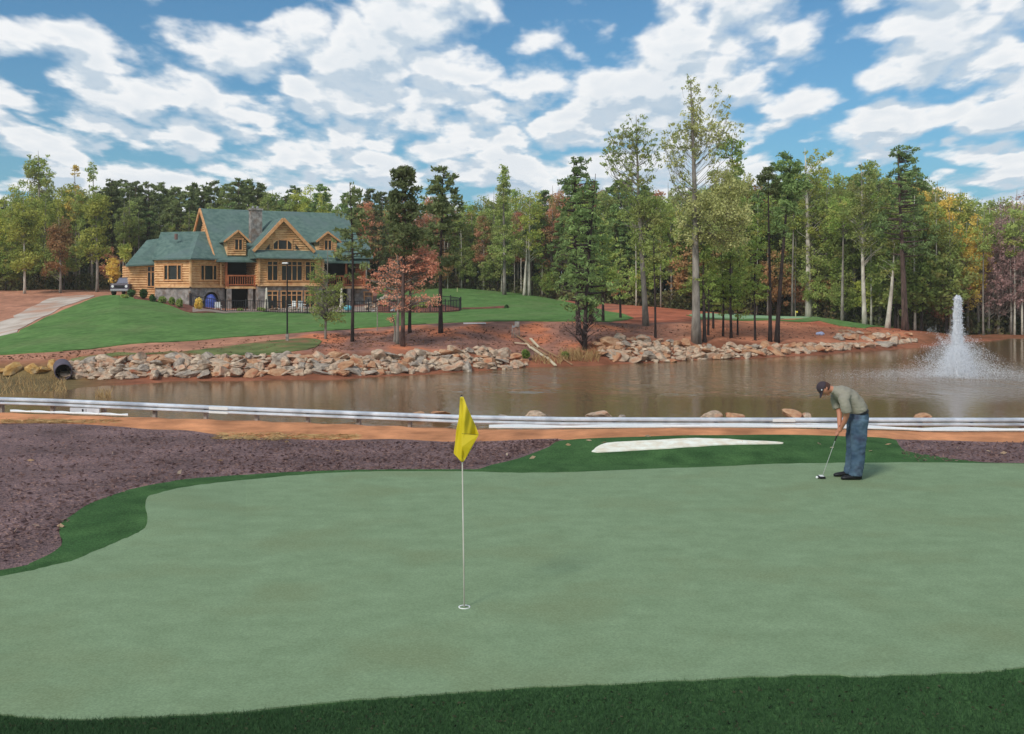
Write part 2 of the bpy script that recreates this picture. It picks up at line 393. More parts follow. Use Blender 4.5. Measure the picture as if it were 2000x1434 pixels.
LAWN = [(0,694),(87,689),(157,684),(227,676),(280,671),(350,668),(437,661),(520,655),(595,650),(700,642),(750,639),(832,633),(900,630),(951,629),(1036,628),(1138,629),(1200,628),(1238,622),(1200,611),(1150,600),(1100,589),(1030,576),(950,567),(900,564),(820,564),(742,568),(738,600),(730,609),(600,610),(450,611),(375,611),(345,601),(320,593),(300,588),(275,584),(230,578),(205,578),(180,584),(150,596),(120,608),(80,626),(40,646),(0,658),(-300,700),(-300,720)]
sheet('lawn', LAWN, ml, .05, smooth=2, wob=1.0)
md = noise_mat('pale_concrete', col(176,158,142), col(208,194,180), .5, .9, .2, bscale=6, c3=col(186,142,118), s3=.3, spec=.1)
sheet('concrete_drive', [(0,630),(26,618),(70,597),(96,584),(149,578),(184,577.5),(175,583),(140,594),(79,622),(35,645),(0,659),(-300,720),(-300,690)], md, .045, smooth=2)
mgp = noise_mat('thin_grass', col(84,98,58), col(118,124,78), .8, .95, .5, bscale=8, dist=.08, c3=col(150,110,84), s3=.6, spec=.04)
sheet('sparse_grass', [(340,692),(430,679),(560,664),(600,662),(628,668),(600,684),(500,693),(420,695)], mgp, .04, smooth=3, wob=2.5)
sheet('shore_grass', [(140,704),(200,696),(330,688),(330,692),(200,701),(150,708)], mgp, .05, smooth=2, wob=2)
mg2 = noise_mat('far_putting_turf', col(128,158,118), col(150,178,138), .5, .95, .2, spec=.04)
sheet('far_putting_green', [(1346,616),(1374,614.5),(1440,615),(1507,618.5),(1599,619.5),(1581,621.5),(1470,624),(1374,622)], mg2, .08, smooth=2)
sheet('far_turf_fringe', [(1340,616),(1374,622),(1470,624),(1581,621.5),(1640,620),(1700,629),(1752,638),(1745,641),(1690,642),(1640,637),(1600,627),(1470,627),(1370,625)], ml, .06, smooth=1)
mbed = noise_mat('bark_bed', col(96,58,48), col(140,84,66), 2, .95, .6, bscale=8, dist=.08)
sheet('planting_bed', [(262,585),(300,589),(330,597),(352,606),(372,612),(420,612.5),(420,606),(372,596),(345,588),(310,582),(270,580)], mbed, .09, smooth=2)
sheet('planting_bed', [(738,611.5),(790,611.5),(845,612),(897,609),(897,602),(860,596),(800,590),(745,592)], mbed, .09, smooth=2)
sheet('garden_bed', [(905,605),(940,604.5),(985,603),(995,601),(985,599),(940,602),(905,602.5)], mbed, .09, smooth=2)
mpv = noise_mat('patio_paving', col(140,120,108), col(168,150,136), 2, .9, .3, bscale=5)
sheet('patio', [(376,612),(450,612.5),(600,611.5),(736,611),(736,600),(600,600),(376,602)], mpv, .10, smooth=1)

# ------------------------------------------------------------------ water
FX = W(1868, 53.7, WATER)
def build_water():
    mb = MB(); mb.add([(-150, 24.5, WATER), (150, 24.5, WATER), (190, 120, WATER), (-190, 120, WATER)], [(0, 1, 2, 3)])
    m, nt, N, L, B = newmat('pond_water')
    B.inputs['Base Color'].default_value = col(122,98,70,1.0); B.inputs['Roughness'].default_value = .06; B.inputs['IOR'].default_value = 1.33
    B.inputs['Specular IOR Level'].default_value = .38
    tc = N.new('ShaderNodeTexCoord')
    n1 = N.new('ShaderNodeTexNoise'); n1.inputs['Scale'].default_value = 1.1; n1.inputs['Detail'].default_value = 3
    mp = N.new('ShaderNodeMapping'); mp.inputs['Scale'].default_value = (1, 1.6, 1); L.new(tc.outputs['Object'], mp.inputs[0]); L.new(mp.outputs[0], n1.inputs['Vector'])
    n2 = N.new('ShaderNodeTexNoise'); n2.inputs['Scale'].default_value = 3.6; n2.inputs['Detail'].default_value = 4; L.new(mp.outputs[0], n2.inputs['Vector'])
    # chop grows towards the fountain and in wind lanes
    vd = N.new('ShaderNodeVectorMath'); vd.operation = 'SUBTRACT'; vd.inputs[1].default_value = FX; L.new(tc.outputs['Object'], vd.inputs[0])
    vs = N.new('ShaderNodeVectorMath'); vs.operation = 'MULTIPLY'; vs.inputs[1].default_value = (.55, 1.25, 1); L.new(vd.outputs[0], vs.inputs[0])
    ln = N.new('ShaderNodeVectorMath'); ln.operation = 'LENGTH'; L.new(vs.outputs[0], ln.inputs[0])
    mr = N.new('ShaderNodeMapRange'); mr.inputs[1].default_value = 2; mr.inputs[2].default_value = 17; mr.inputs[3].default_value = 1; mr.inputs[4].default_value = .0; L.new(ln.outputs['Value'], mr.inputs[0])
    pw = N.new('ShaderNodeMath'); pw.operation = 'POWER'; pw.inputs[1].default_value = 1.5; L.new(mr.outputs[0], pw.inputs[0])
    bs = N.new('ShaderNodeMath'); bs.operation = 'MULTIPLY_ADD'; bs.inputs[1].default_value = 1.0; bs.inputs[2].default_value = .10; L.new(pw.outputs[0], bs.inputs[0])
    b1 = N.new('ShaderNodeBump'); b1.inputs['Distance'].default_value = .10; L.new(n2.outputs['Fac'], b1.inputs['Height']); L.new(bs.outputs[0], b1.inputs['Strength'])
    b2 = N.new('ShaderNodeBump'); b2.inputs['Distance'].default_value = .10; b2.inputs['Strength'].default_value = .05; L.new(n1.outputs['Fac'], b2.inputs['Height']); L.new(b1.outputs[0], b2.inputs['Normal'])
    L.new(b2.outputs[0], B.inputs['Normal'])
    n3 = N.new('ShaderNodeTexNoise'); n3.inputs['Scale'].default_value = .9; n3.inputs['Detail'].default_value = 3; mp3 = N.new('ShaderNodeMapping'); mp3.inputs['Scale'].default_value = (.9, .55, 1); L.new(tc.outputs['Object'], mp3.inputs[0]); L.new(mp3.outputs[0], n3.inputs['Vector'])
    n4 = N.new('ShaderNodeTexNoise'); n4.inputs['Scale'].default_value = 1; n4.inputs['Detail'].default_value = 3; mp4 = N.new('ShaderNodeMapping'); mp4.inputs['Scale'].default_value = (.035, .13, 1); L.new(tc.outputs['Object'], mp4.inputs[0]); L.new(mp4.outputs[0], n4.inputs['Vector'])
    r4 = N.new('ShaderNodeMapRange'); r4.inputs[1].default_value = .5; r4.inputs[2].default_value = .68; r4.inputs[3].default_value = 0; r4.inputs[4].default_value = .55; L.new(n4.outputs['Fac'], r4.inputs[0])
    ad = N.new('ShaderNodeMath'); ad.operation = 'ADD'; L.new(pw.outputs[0], ad.inputs[0]); L.new(r4.outputs[0], ad.inputs[1])
    b3 = N.new('ShaderNodeBump'); b3.inputs['Distance'].default_value = .42; L.new(n3.outputs['Fac'], b3.inputs['Height']); L.new(ad.outputs[0], b3.inputs['Strength']); L.new(b2.outputs[0], b3.inputs['Normal']); L.new(b3.outputs[0], B.inputs['Normal'])
    o = mb.build('water', m, recalc=False); tag(o, kind='structure')
build_water()

# ------------------------------------------------------------------ rocks
def rock_mesh(seed, squash=.6, n=None):
    rnd = random.Random(seed); bm = bmesh.new(); bmesh.ops.create_icosphere(bm, subdivisions=3, radius=1.15)
    planes = []
    for _ in range(13):
        v = Vector((rnd.gauss(0, 1), rnd.gauss(0, 1), rnd.gauss(0, 1))).normalized(); planes.append((v, rnd.uniform(.5, .86)))
    off = Vector((seed*3.1, 0, 0))
    for v in bm.verts:
        for nrm, h in planes:
            k = v.co.dot(nrm)
            if k > h: v.co -= nrm*(k-h)*.985
        v.co += v.co.normalized()*mnoise.fractal(v.co*2.2+off, 1, 2, 4)*.07
        v.co.z *= squash
    me = bpy.data.meshes.new('boulder'); bm.to_mesh(me); bm.free(); me.materials.append(M['rockA'])
    for p in me.polygons: p.use_smooth = False
    return me
ROCKS = [rock_mesh(s, sq) for s, sq in ((1,.55),(2,.7),(3,.45),(4,.62),(5,.5),(6,.8),(7,.66),(8,.42))]
def rock(px, y, wpx, mat, label, group=None, mesh=None, d=None, hk=1.0, zoff=.15, z=None):
    d = d or pick(px, y, 28)
    p = W(px, d, z); r = wpx*d/F/2
    o = bpy.data.objects.new('boulder', mesh or random.choice(ROCKS)); C.objects.link(o)
    o.location = p+Vector((0, 0, r*zoff)); o.rotation_euler = (random.uniform(-.35, .35), random.uniform(-.3, .3), random.uniform(0, 6.28))
    o.scale = (r*random.uniform(1.1, 1.7), r*random.uniform(.85, 1.1), r*hk*random.uniform(.75, 1.2))
    o.material_slots[0].link = 'OBJECT'; o.material_slots[0].material = M[mat]
    return tag(o, label, 'boulder', group)
TOP1 = ([130,200,300,500,600,700,800,860,930,1000,1028], [706,702,695,692,692,694,691,684,678,690,700])
BOT1 = ([130,200,300,400,600,700,800,900,1000,1028], [736,740,736,737,732,732,729,720,720,713])
TOP2 = ([1168,1190,1250,1300,1340,1400,1500,1600,1700,1790], [672,656,657,662,669,674,672,670,668,660])
BOT2 = ([1168,1200,1300,1400,1500,1540,1650,1700,1790], [690,705,705,700,692,690,682,676,666])
def rock_band(top, bot, x0, x1, stepx, stepy, w, side):
    x = x0
    while x < x1:
        yt = np.interp(x, *top); yb = np.interp(x, *bot); n = max(1, int(round((yb-yt)/stepy)))
        for j in range(n):
            y = yt+(yb-yt)*(j+.5)/n+random.uniform(-2, 2); q = random.random()
            xx = x+random.uniform(-.4, .4)*stepx
            m = 'rockA' if q < .5 else ('rockC' if q < (.78 if x < 1000 else .58) else 'rockB')
            place = 'top' if j == 0 else ('bottom' if j == n-1 else 'middle')
            cn = {'rockA': 'pale tan', 'rockC': 'grey', 'rockB': 'rusty orange'}[m]
            rock(xx, y+4, random.uniform(*w)*(1.15 if j == n-1 else 1), m, f'{cn} boulder in the {place} courses of the {side}', 'boulders of the '+side)
        x += stepx
rock_band(TOP1, BOT1, 136, 1026, 23.5, 10, (20, 36), 'rock wall below the house lawn')
rock_band(TOP2, BOT2, 1172, 1560, 19, 9, (18, 31), 'rock wall below the tall trees')
rock_band(TOP2, BOT2, 1565, 1785, 17, 8, (16, 26), 'low rock wall toward the fountain')
rock_band(([1640, 1790], [643, 650]), ([1640, 1720, 1790], [664, 664, 660]), 1642, 1785, 16, 8, (15, 24), 'upper rock ledge toward the fountain')
rock(1190, 668, 40, 'rockB', 'large flat orange slab at the corner of the second rock wall', d=64.5, hk=.8)
rock(1206, 690, 44, 'rockA', 'largest pale boulder at the left end of the second rock wall', d=63.3, hk=.9)
for px, y, w, hk, lb in ((6,728,30,1,'yellow boulder cut by the left picture edge'), (27,729,38,1.15,'wide yellow boulder second from the left picture edge'), (60,727,30,1.35,'tall round yellow boulder between two lower ones'),
                     (86,728,30,1.0,'squat orange yellow boulder left of the culvert'), (104,718,30,1.1,'raised yellow boulder just above the culvert mouth')):
    rock(px, y, w, 'rockD', lb, 'yellow boulders left of the culvert', hk=hk)
for px, y, w, hk, mt, lb in ((75,775,20,1.2,'rockC','small pale stone at the left behind the guardrail'), (820,808,40,1.1,'rockB','pointed orange boulder left of the yellow flag'), (866,810,50,.7,'rockB','long low orange boulder right beside the yellow flag'),
        (988,812,26,.9,'rockC','small grey stone right of the yellow flag behind the rail'), (1045,812,32,1.1,'rockA','round tan boulder between two small grey stones'), (1170,815,46,.5,'rockA','long flat pale slab behind the middle of the rail'), (1215,814,18,1,'rockC','little grey stone at the end of the flat slab'),
        (1392,813,36,1.2,'rockA','pale pointed boulder behind the rail, left one of a pair'), (1436,813,32,1.1,'rockB','orange pointed boulder behind the rail, right one of a pair'), (1550,815,46,.55,'rockB','wide rusty boulder just left of the golfer'), (1577,813,26,1,'rockA','small pale stone against the wide rusty boulder'), (1800,816,32,.7,'rockB','low orange stone right of the golfer')):
    rock(px, y, w, mt, lb, 'stones in the water behind the guardrail', d=36.5, z=WATER, hk=hk, zoff=.25)
# small rubble between the boulders: beyond counting
def rubble():
    mb = MB()
    for top, bot, x0, x1, n in ((TOP1, BOT1, 130, 1030, 900), (TOP2, BOT2, 1168, 1790, 700)):
        for _ in range(n):
            x = random.uniform(x0, x1); y = random.uniform(np.interp(x, *top)+4, np.interp(x, *bot)+3)
            p = G(x, y, skip=28); r = random.uniform(.08, .2)
            me = random.choice(ROCKS); k = r*.9
            mb.sphere((p.x, p.y, p.z+.05), (k*1.3, k, k*.7), 6, 4, fn=lambda v: tuple(c*(1+.25*math.sin(7*v[0]+11*v[1]+x)) for c in v))
    o = mb.build('rubble', 'rockA', recalc=False); tag(o, 'small broken stone filling the gaps between the bank boulders', 'rubble', kind='stuff')
rubble()
#@@PART2
# ------------------------------------------------------------------ guardrail along the near bank
def crest(px): return float(stations(np.array([float(px)]))[2][0])
def guardrail():
    def pos(px, dd=0): return W(px, crest(px)+1.0+dd, 0)
    root = thing('guardrail', pos(1000)+Vector((0, 0, -.6)), 'long white corrugated steel guardrail curving along the near pond bank', 'guardrail')
    pxs = list(range(-700, 2801, 50)); P = []
    for px in pxs:
        p = pos(px); yt = np.interp(px, [-700, 0, 100, 300, 500, 900, 1100, 1400, 2800], [752, 776, 779, 787.5, 796, 811, 815, 816, 817])
        P.append(Vector((p.x, p.y, CH-p.y*(yt-HZ)/F)))
    U_ = [(.03, 0), (-.05, -.004), (-.085, -.03), (-.085, -.062), (-.03, -.088), (.03, -.088)]
    Lo = [(.03, -.112), (-.04, -.112), (-.085, -.135), (-.085, -.160), (-.04, -.182), (.03, -.182)]
    for name, prof in (('upper_beam', U_), ('lower_beam', Lo)):
        vs = []; k = len(prof); mb = MB()
        for i, p in enumerate(P):
            t = (P[min(i+1, len(P)-1)]-P[max(i-1, 0)]); nrm = Vector((t.y, -t.x, 0)).normalized()
            for a, b in prof: vs.append(p-nrm*a+Vector((0, 0, b)))
        mb.add(vs, [(i*k+j, i*k+(j+1) % k, (i+1)*k+(j+1) % k, (i+1)*k+j) for i in range(len(P)-1) for j in range(k)])
        mb.build(name, 'metal', root)
    for i in range(0, len(P)-1, 1):
        if i % 2 == 0:
            p = P[i]; t = (P[i+1]-p); ang = math.atan2(t.y, t.x)
            b = MB(); b.box((p.x, p.y+.10, p.z-.53), (.08, .10, 1.0), ang); b.build('post', 'post', root)
    for px in (430, 1530, -260):
        j = (px+700)/50; i = int(j); p = P[i].lerp(P[i+1], j-i); t = P[i+1]-P[i]; nrm = Vector((t.y, -t.x, 0)).normalized(); tt = t.normalized()
        s = MB()
        for zc_, hh in ((-.046, .07), (-.148, .05)):
            s.box(p+nrm*.088+Vector((0, 0, zc_)), (.5, .012, hh), ax=(tt, nrm, Vector((0, 0, 1))))
        s.build('splice', 'white', root)
    b = MB(); p = P[14+3].lerp(P[18], .5); b.box((p.x-.1, p.y-.03, p.z-.25), (.85, .05, .12), math.atan2((P[18]-P[17]).y, (P[18]-P[17]).x)); pl = b.build('end_plate', 'metal', root)
    b = MB()
    for q in (-.05, .05, .16): b.box((p.x-.1+q, p.y-.062, p.z-.25), (.03, .012, .08))
    b.build('slot', 'black', pl)
guardrail()
def liner(pxa, pxb, label, w):
    mb = MB(); P = []
    n = 40
    for i in range(n+1):
        px = pxa+(pxb-pxa)*i/n; d = crest(px)-.10
        a = W(px, d); b = W(px, d+w*(.6+.4*math.sin(i*.8)))
        P.append((a.x, a.y, a.z+.025)); P.append((b.x, b.y, a.z+.055))
    for i in range(n): mb.add([P[2*i], P[2*i+1], P[2*i+3], P[2*i+2]], [(0, 1, 2, 3)])
    o = mb.build('pond_liner', 'white', recalc=False); o.modifiers.new('s', 'SOLIDIFY').thickness = .02
    tag(o, label, 'pond liner', 'pond liner edges')
liner(20, 250, 'white liner edge showing at the left behind the orange berm', .12); liner(955, 2050, 'long white liner edge running below the rail on the right', .30)
# ------------------------------------------------------------------ log house
HO = Vector((-28.0, 100.0, 0)); TH = R(28); HU = Vector((math.cos(TH), math.sin(TH), 0)); HV = Vector((-math.sin(TH), math.cos(TH), 0))
def Lw(u, v, z): return HO+HU*u+HV*v+Vector((0, 0, z))
def pu(px, v):
    k = (px-1000)/F
    return (k*(HO.y+v*HV.y)-HO.x-v*HV.x)/(HU.x-k*HU.y)
def uvz(px, y, v):
    u = pu(px, v); Y = Lw(u, v, 0).y
    return (u, v, CH-(y-HZ)*Y/F)
def P3(px, y, v): return Lw(*uvz(px, y, v))
ZD, ZE, ZB = 3.1, 5.8, .3              # deck level, eave level, foot of the stone base
house = thing('log_house', Lw(8, 3, .6), 'large golden log house with green roofs and a stone base beyond the lawn', 'house')
def log_wall(p, q, z0, z1, name='log_wall', holes=(), mat='logs', par=None, dia=.235, gable=None, build=True, nrm_sign=1):
    """courses of round logs between plan points p and q (u,v); holes (s0,s1,z0,z1) along the wall; gable(z)->(s0,s1)"""
    p = Vector(p); q = Vector(q); L_ = (q-p).length; t = (q-p)/L_; n = Vector((t.y, -t.x))
    mb = MB(); z = z0
    while z < z1-.02:
        h = min(dia, z1-z); zc = z+h/2; s0, s1 = (0, L_) if not gable else gable(zc)
        segs = [(s0, s1)]
        for a, b, c, d in holes:
            if c < zc < d:
                ns = []
                for x, y in segs:
                    if b <= x or a >= y: ns.append((x, y)); continue
                    if a > x: ns.append((x, a))
                    if b < y: ns.append((b, y))
                segs = ns
        for x, y in segs:
            if y-x < .03: continue
            r = []
            for s in (x, y):
                for w_, zz in ((-.06, -.5), (.0, -.5), (.07, -.33), (.10, 0), (.07, .33), (.0, .5), (-.06, .5)):
                    c = p+t*s+n*w_; r.append(Lw(c.x, c.y, zc+zz*h*.97))
            mb.add(r, [(i, (i+1) % 7, 7+(i+1) % 7, 7+i) for i in range(7)]+[tuple(range(7)), tuple(range(13, 6, -1))])
        z += dia
    return mb.build(name, mat, par or house)
def quad_wall(p, q, z0, z1, name, mat, th=.2, par=None):
    mb = MB(); a, b = Lw(p[0], p[1], z0), Lw(q[0], q[1], z0); c, d = Lw(q[0], q[1], z1), Lw(p[0], p[1], z1)
    n = (b-a).cross(Vector((0, 0, 1))).normalized()
    mb.slab([a, b, c, d], -n*th); return mb.build(name, mat, par or house)
def roof(polys, name='roof', th=.14, mat='roof', par=None, trim=True):
    mb = MB()
    for pl in polys:
        pl = [Vector(p) for p in pl]; mb.slab(pl, (0, 0, -th))
    o = mb.build(name, mat, par or house); return o
def bar(a, b, w=.12, h=.18, name='trim', mat='trim', par=None):
    mb = MB(); a, b = Vector(a), Vector(b); t = (b-a); L_ = t.length; t = t/L_; s = t.cross(Vector((0, 0, 1))).normalized(); up = s.cross(t)
    mb.box((a+b)/2, (L_, w, h), ax=(t, s, up)); return mb.build(name, mat, par or house)
def window(p, q, s0, s1, z0, z1, panes, transom=0, par=None, out=.10, name='window', glass='glass'):
    """window in the wall p->q between s0 and s1: glass part, frame and mullions as its sub-part"""
    p = Vector(p); q = Vector(q); t = (q-p).normalized(); n = Vector((t.y, -t.x))
    def pt(s, w_, z): c = p+t*s+n*w_; return Lw(c.x, c.y, z)
    g = MB(); g.slab([pt(s0, out-.07, z0), pt(s1, out-.07, z0), pt(s1, out-.07, z1), pt(s0, out-.07, z1)], (HV*.02))
    g = g.build(name, glass, par or house)
    f = MB(); U = (pt(1, 0, 0)-pt(0, 0, 0)).normalized(); Vv = (pt(0, 1, 0)-pt(0, 0, 0)).normalized(); ax = (U, Vv, Vector((0, 0, 1)))
    w_ = .085
    for z in (z0-w_/2, z1+w_/2): f.box(pt((s0+s1)/2, out+.02, z), (s1-s0+2.4*w_, .1, w_*1.2), ax=ax)
    if transom: f.box(pt((s0+s1)/2, out, z1-transom), (s1-s0, .08, w_*.95), ax=ax)
    cuts = [0]+list(np.cumsum(panes)/sum(panes))
    for c in cuts: f.box(pt(s0+(s1-s0)*c, out+.005, (z0+z1)/2), (w_*.95, .09, z1-z0), ax=ax)
    f.build('frame', 'trim', g)
    return g
def col_post(u, v, z0, z1, w, mat, name='column'):
    mb = MB(); mb.box(Lw(u, v, (z0+z1)/2), (w, w, z1-z0), TH); return mb.build(name, mat, house)
def railing(p, q, z0, h=1.05):
    p = Vector(p); q = Vector(q); L_ = (q-p).length; mb = MB(); U = (Lw(q.x, q.y, 0)-Lw(p.x, p.y, 0)).normalized(); V_ = Vector((-U.y, U.x, 0)); ax = (U, V_, Vector((0, 0, 1)))
    mid = (p+q)/2
    for z, hh in ((z0+h, .14), (z0+.16, .12)): mb.box(Lw(mid.x, mid.y, z), (L_, .12, hh), ax=ax)
    n = max(2, int(L_/2.1)+1)
    for i in range(n): c = p.lerp(q, i/(n-1)); mb.box(Lw(c.x, c.y, z0+h/2), (.2, .2, h+.05), ax=ax)
    o = mb.build('railing', 'logs_dark', house); b = MB(); k = int(L_/.22)
    for i in range(k): c = p.lerp(q, (i+.5)/k); b.box(Lw(c.x, c.y, z0+h/2), (.05, .05, h-.2), ax=ax)
    b.build('baluster', 'logs_dark', o)

# octagonal wing on the left
c2 = (pu(439, 0), 0.0); c1 = (pu(372, -1.6), -1.6); c0 = (pu(303, 1.6), 1.6); cl = (pu(303, 6), 6.0)
def face(p, q, ppx, win):
    L_ = (Vector(q)-Vector(p)).length
    def s(px):  # along-wall position of a photo column
        best = min(((abs(1000+F*Lw(*(Vector(p).lerp(Vector(q), k/200)), 0).x/Lw(*(Vector(p).lerp(Vector(q), k/200)), 0).y-px), k/200*L_) for k in range(201)))
        return best[1]
    return L_, s(win[0]), s(win[1])
for (a, b, w0, w1) in ((c0, c1, 322, 356), (c1, c2, 391, 422)):
    L_, s0, s1 = face(a, b, None, (w0, w1)); zt = zy(100, 519.5); zb = zy(100, 547.5)
    log_wall(a, b, ZD, ZE+.1, holes=[(s0, s1, zb, zt)])
    quad_wall(a, b, -1.0, ZD-.02, 'stone_base', 'stone')
    window(a, b, s0, s1, zb, zt, (1, 2.4, 1), glass='glass')
    A, B_ = Vector(a), Vector(b); t = (B_-A).normalized(); n = Vector((t.y, -t.x))*.12
    bar(Lw(*(A+n), ZD-.02), Lw(*(B_+n), ZD-.02), .12, .16, 'sill_log', 'logs')
mb = MB(); mb.tube([Lw(c1[0], c1[1]-.05, ZD), Lw(c1[0], c1[1]-.05, ZE)], .16, 8); mb.build('corner_log', 'logs', house)
log_wall(cl, c0, ZD-1, ZE)
# arched recess in the stone with its blue cover
aL, a0, a1 = face(c1, c2, None, (397, 426)); A, B_ = Vector(c1), Vector(c2); t = (B_-A).normalized(); n = Vector((t.y, -t.x))
def wallpt(s, w_, z): c = A+t*s+n*w_; return Lw(c.x, c.y, z)
mb = MB(); poly = [(a0, .2), (a1, .2)]+[((a0+a1)/2+(a1-a0)/2*math.cos(q), 1.75+.85*math.sin(q)) for q in np.linspace(0, math.pi, 13)]
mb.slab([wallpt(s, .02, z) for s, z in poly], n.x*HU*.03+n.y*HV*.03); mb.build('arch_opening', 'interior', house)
mb = MB()
for i in range(13):
    q = math.pi*i/12; q2 = math.pi*(i+1)/12
    if i < 12:
        r0, r1 = (a1-a0)/2, (a1-a0)/2+.22; m_ = (a0+a1)/2
        mb.slab([wallpt(m_+r0*math.cos(q), .0, 1.75+.85*math.sin(q)), wallpt(m_+r1*math.cos(q), .0, 1.75+1.08*math.sin(q)), wallpt(m_+r1*math.cos(q2), .0, 1.75+1.08*math.sin(q2)), wallpt(m_+r0*math.cos(q2), .0, 1.75+.85*math.sin(q2))], n.x*HU*.12+n.y*HV*.12)
mb.build('arch_trim', 'stone', house)
# wing roof
e2 = Lw(pu(441, -.5), -.5, ZE); e1 = Lw(pu(373, -2.3), -2.3, ZE); e0 = Lw(pu(297, 1.3), 1.3, ZE-.03); e0b = Lw(pu(300, 7.5), 7.5, ZE)
r1 = P3(390, 452, 3.8); r0 = P3(314, 453.5, 4.6); r1b = Lw(pu(470, 5), 5, r1[2]); e2b = Lw(pu(470, .8), .8, ZE+.55)
roof([[e1, e2, e2b, r1b, r1], [e0, e1, r1, r0], [e0b, e0, r0], [r0, r1, r1b, Lw(pu(470, 9), 9, ZE), e0b]], 'wing_roof')
mb = MB(); q = P3(344, 468, 1.9); mb.tube([q, q+Vector((0, 0, .55))], .16, 8); mb.build('roof_vent', plain('rusty_vent', col(120,92,84)), house)
# lower wing on the far left
g0 = (pu(253, 2.6), 2.6); g1 = (pu(304, 2.2), 2.2)
zt2 = zy(101, 519); gL, gs0, gs1 = face(g0, g1, None, (288, 302))
log_wall(g0, g1, 1.6, zt2, holes=[(gs0, gs1, zy(101, 560), zt2-.15)])
window(g0, g1, gs0, gs1, zy(101, 559), zt2-.15, (1, 1), transom=.5, name='door')
log_wall((g0[0]+.1, 8), g0, 1.6, zt2)
f0 = P3(245, 518, 2.0); f1 = P3(306, 515, 1.7); fr1 = P3(318, 465, 5); fr0 = P3(287, 469, 5.4); f0b = Lw(pu(262, 9), 9, f0[2])
roof([[f0, f1, fr1, fr0], [f0b, f0, fr0], [fr0, fr1, Lw(pu(330, 9), 9, f0[2]), f0b]], 'wing_roof')

# main body
uL = pu(402, 6.5); UR = pu(676, 6.5); zr = P3(402, 407.5, 6.5)[2]; VR = 6.5; VE = -1.0
def mainz(v): return ZE-.15+(v-VE)/(VR-VE)*(zr-ZE+.15)
def vmain(z): return VE+(z-ZE+.15)/(zr-ZE+.15)*(VR-VE)
ul = uL-.55
roof([[Lw(ul, VE, mainz(VE)), Lw(UR, VE, mainz(VE)), Lw(UR, VR, zr), Lw(ul, VR, zr)], [Lw(ul, 14.0, mainz(VE)), Lw(ul, VR, zr), Lw(UR, VR, zr), Lw(UR, 14.0, mainz(VE))]], 'roof', .18)
for vv in (VE, 14.0): bar(Lw(ul-.06, vv, mainz(VE)-.12), Lw(ul-.06, VR, zr-.12), .14, .3, 'bargeboard')
Lg = 14-VE
log_wall((uL, 13.6), (uL, -.6), ZD, zr-.2, 'gable_wall', gable=lambda z: (0, 14.2) if z < ZE-.1 else ((z-ZE+.1)/(zr-ZE)*7.4+.25, 14.2-(z-ZE+.1)/(zr-ZE)*7.2-.25))
# rear and inner walls, dark rooms behind the porches
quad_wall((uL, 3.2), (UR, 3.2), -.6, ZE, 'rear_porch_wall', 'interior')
quad_wall((uL+.2, 13.6), (UR, 13.6), -.6, ZE, 'back_wall', 'logs')
quad_wall((UR, 3.2), (UR, 13.6), -.6, ZE, 'side_wall', 'logs')
# deck slab
mb = MB(); u0 = c2[0]; u1 = pu(716, -1)
mb.slab([Lw(u0, -.6, ZD+.02), Lw(u1, -.6, ZD+.02), Lw(u1, 3.2, ZD+.02), Lw(u0, 3.2, ZD+.02)], (0, 0, -.22)); mb.build('deck', 'logs', house)
railing((u0+.15, -.55), (pu(498, -.55), -.55), ZD+.02)
railing((pu(630, -.55), -.55), (u1-.1, -.55), ZD+.02)
for px in (447, 489): col_post(pu(px, -.4), -.4, .3, ZD-.2, .42, 'stone')
for px in (650, 681): col_post(pu(px, -.4), -.4, .3, ZD-.2, .34, 'stone')
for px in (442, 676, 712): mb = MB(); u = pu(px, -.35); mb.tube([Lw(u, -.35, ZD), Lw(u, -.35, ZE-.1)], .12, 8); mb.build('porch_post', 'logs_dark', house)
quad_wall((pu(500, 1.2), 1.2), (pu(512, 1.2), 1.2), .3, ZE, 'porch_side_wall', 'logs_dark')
# great room
VG = -1.6; gl, gr = pu(505, VG), pu(630, VG); zs = P3(560, 503, VG)[2]
zlow = ZD+.15
def SG(px): return pu(px, VG)-gl
wz0, wz1 = P3(560, 547.5, VG)[2], P3(560, 511.5, VG)[2]
sets = ((521.5, 542, 2), (549, 589.5, 4), (595.5, 615, 2))
log_wall((gl, VG), (gr, VG), zlow, zs, holes=[(SG(a), SG(b), wz0, wz1) for a, b, _ in sets])
for a, b, n_ in sets: window((gl, VG), (gr, VG), SG(a), SG(b), wz0, wz1, (1,)*n_, transom=.36, out=.12)
log_wall((gl, 3.0), (gl, VG), zlow, zs); log_wall((gr, VG), (gr, 3.0), zlow, zs)
for u in (gl, gr):
    mb = MB(); z = zlow
    while z < zs: mb.tube([Lw(u, VG-.28, z+.12), Lw(u, VG+.1, z+.12)], .125, 8); z += .25
    mb.build('log_ends', 'logs', house)
bar(Lw(gl-.1, VG-.1, zlow-.02), Lw(gr+.1, VG-.1, zlow-.02), .3, .16, 'sill_log', 'logs')
lz0, lz1 = P3(560, 606, VG)[2], P3(560, 569.5, VG)[2]
mb = MB()
edges = [gl]+[x for a, b, _ in sets for x in (pu(a, VG), pu(b, VG))]+[gr]
mb.slab([Lw(gl, VG+.05, lz1+.1), Lw(gr, VG+.05, lz1+.1), Lw(gr, VG+.05, zlow-.12), Lw(gl, VG+.05, zlow-.12)], HV*.2)
for a, b in zip(edges[0::2], edges[1::2]): mb.slab([Lw(a, VG+.05, -.3), Lw(b, VG+.05, -.3), Lw(b, VG+.05, lz1+.08), Lw(a, VG+.05, lz1+.08)], HV*.2)
mb.build('stone_base', 'stone', house)
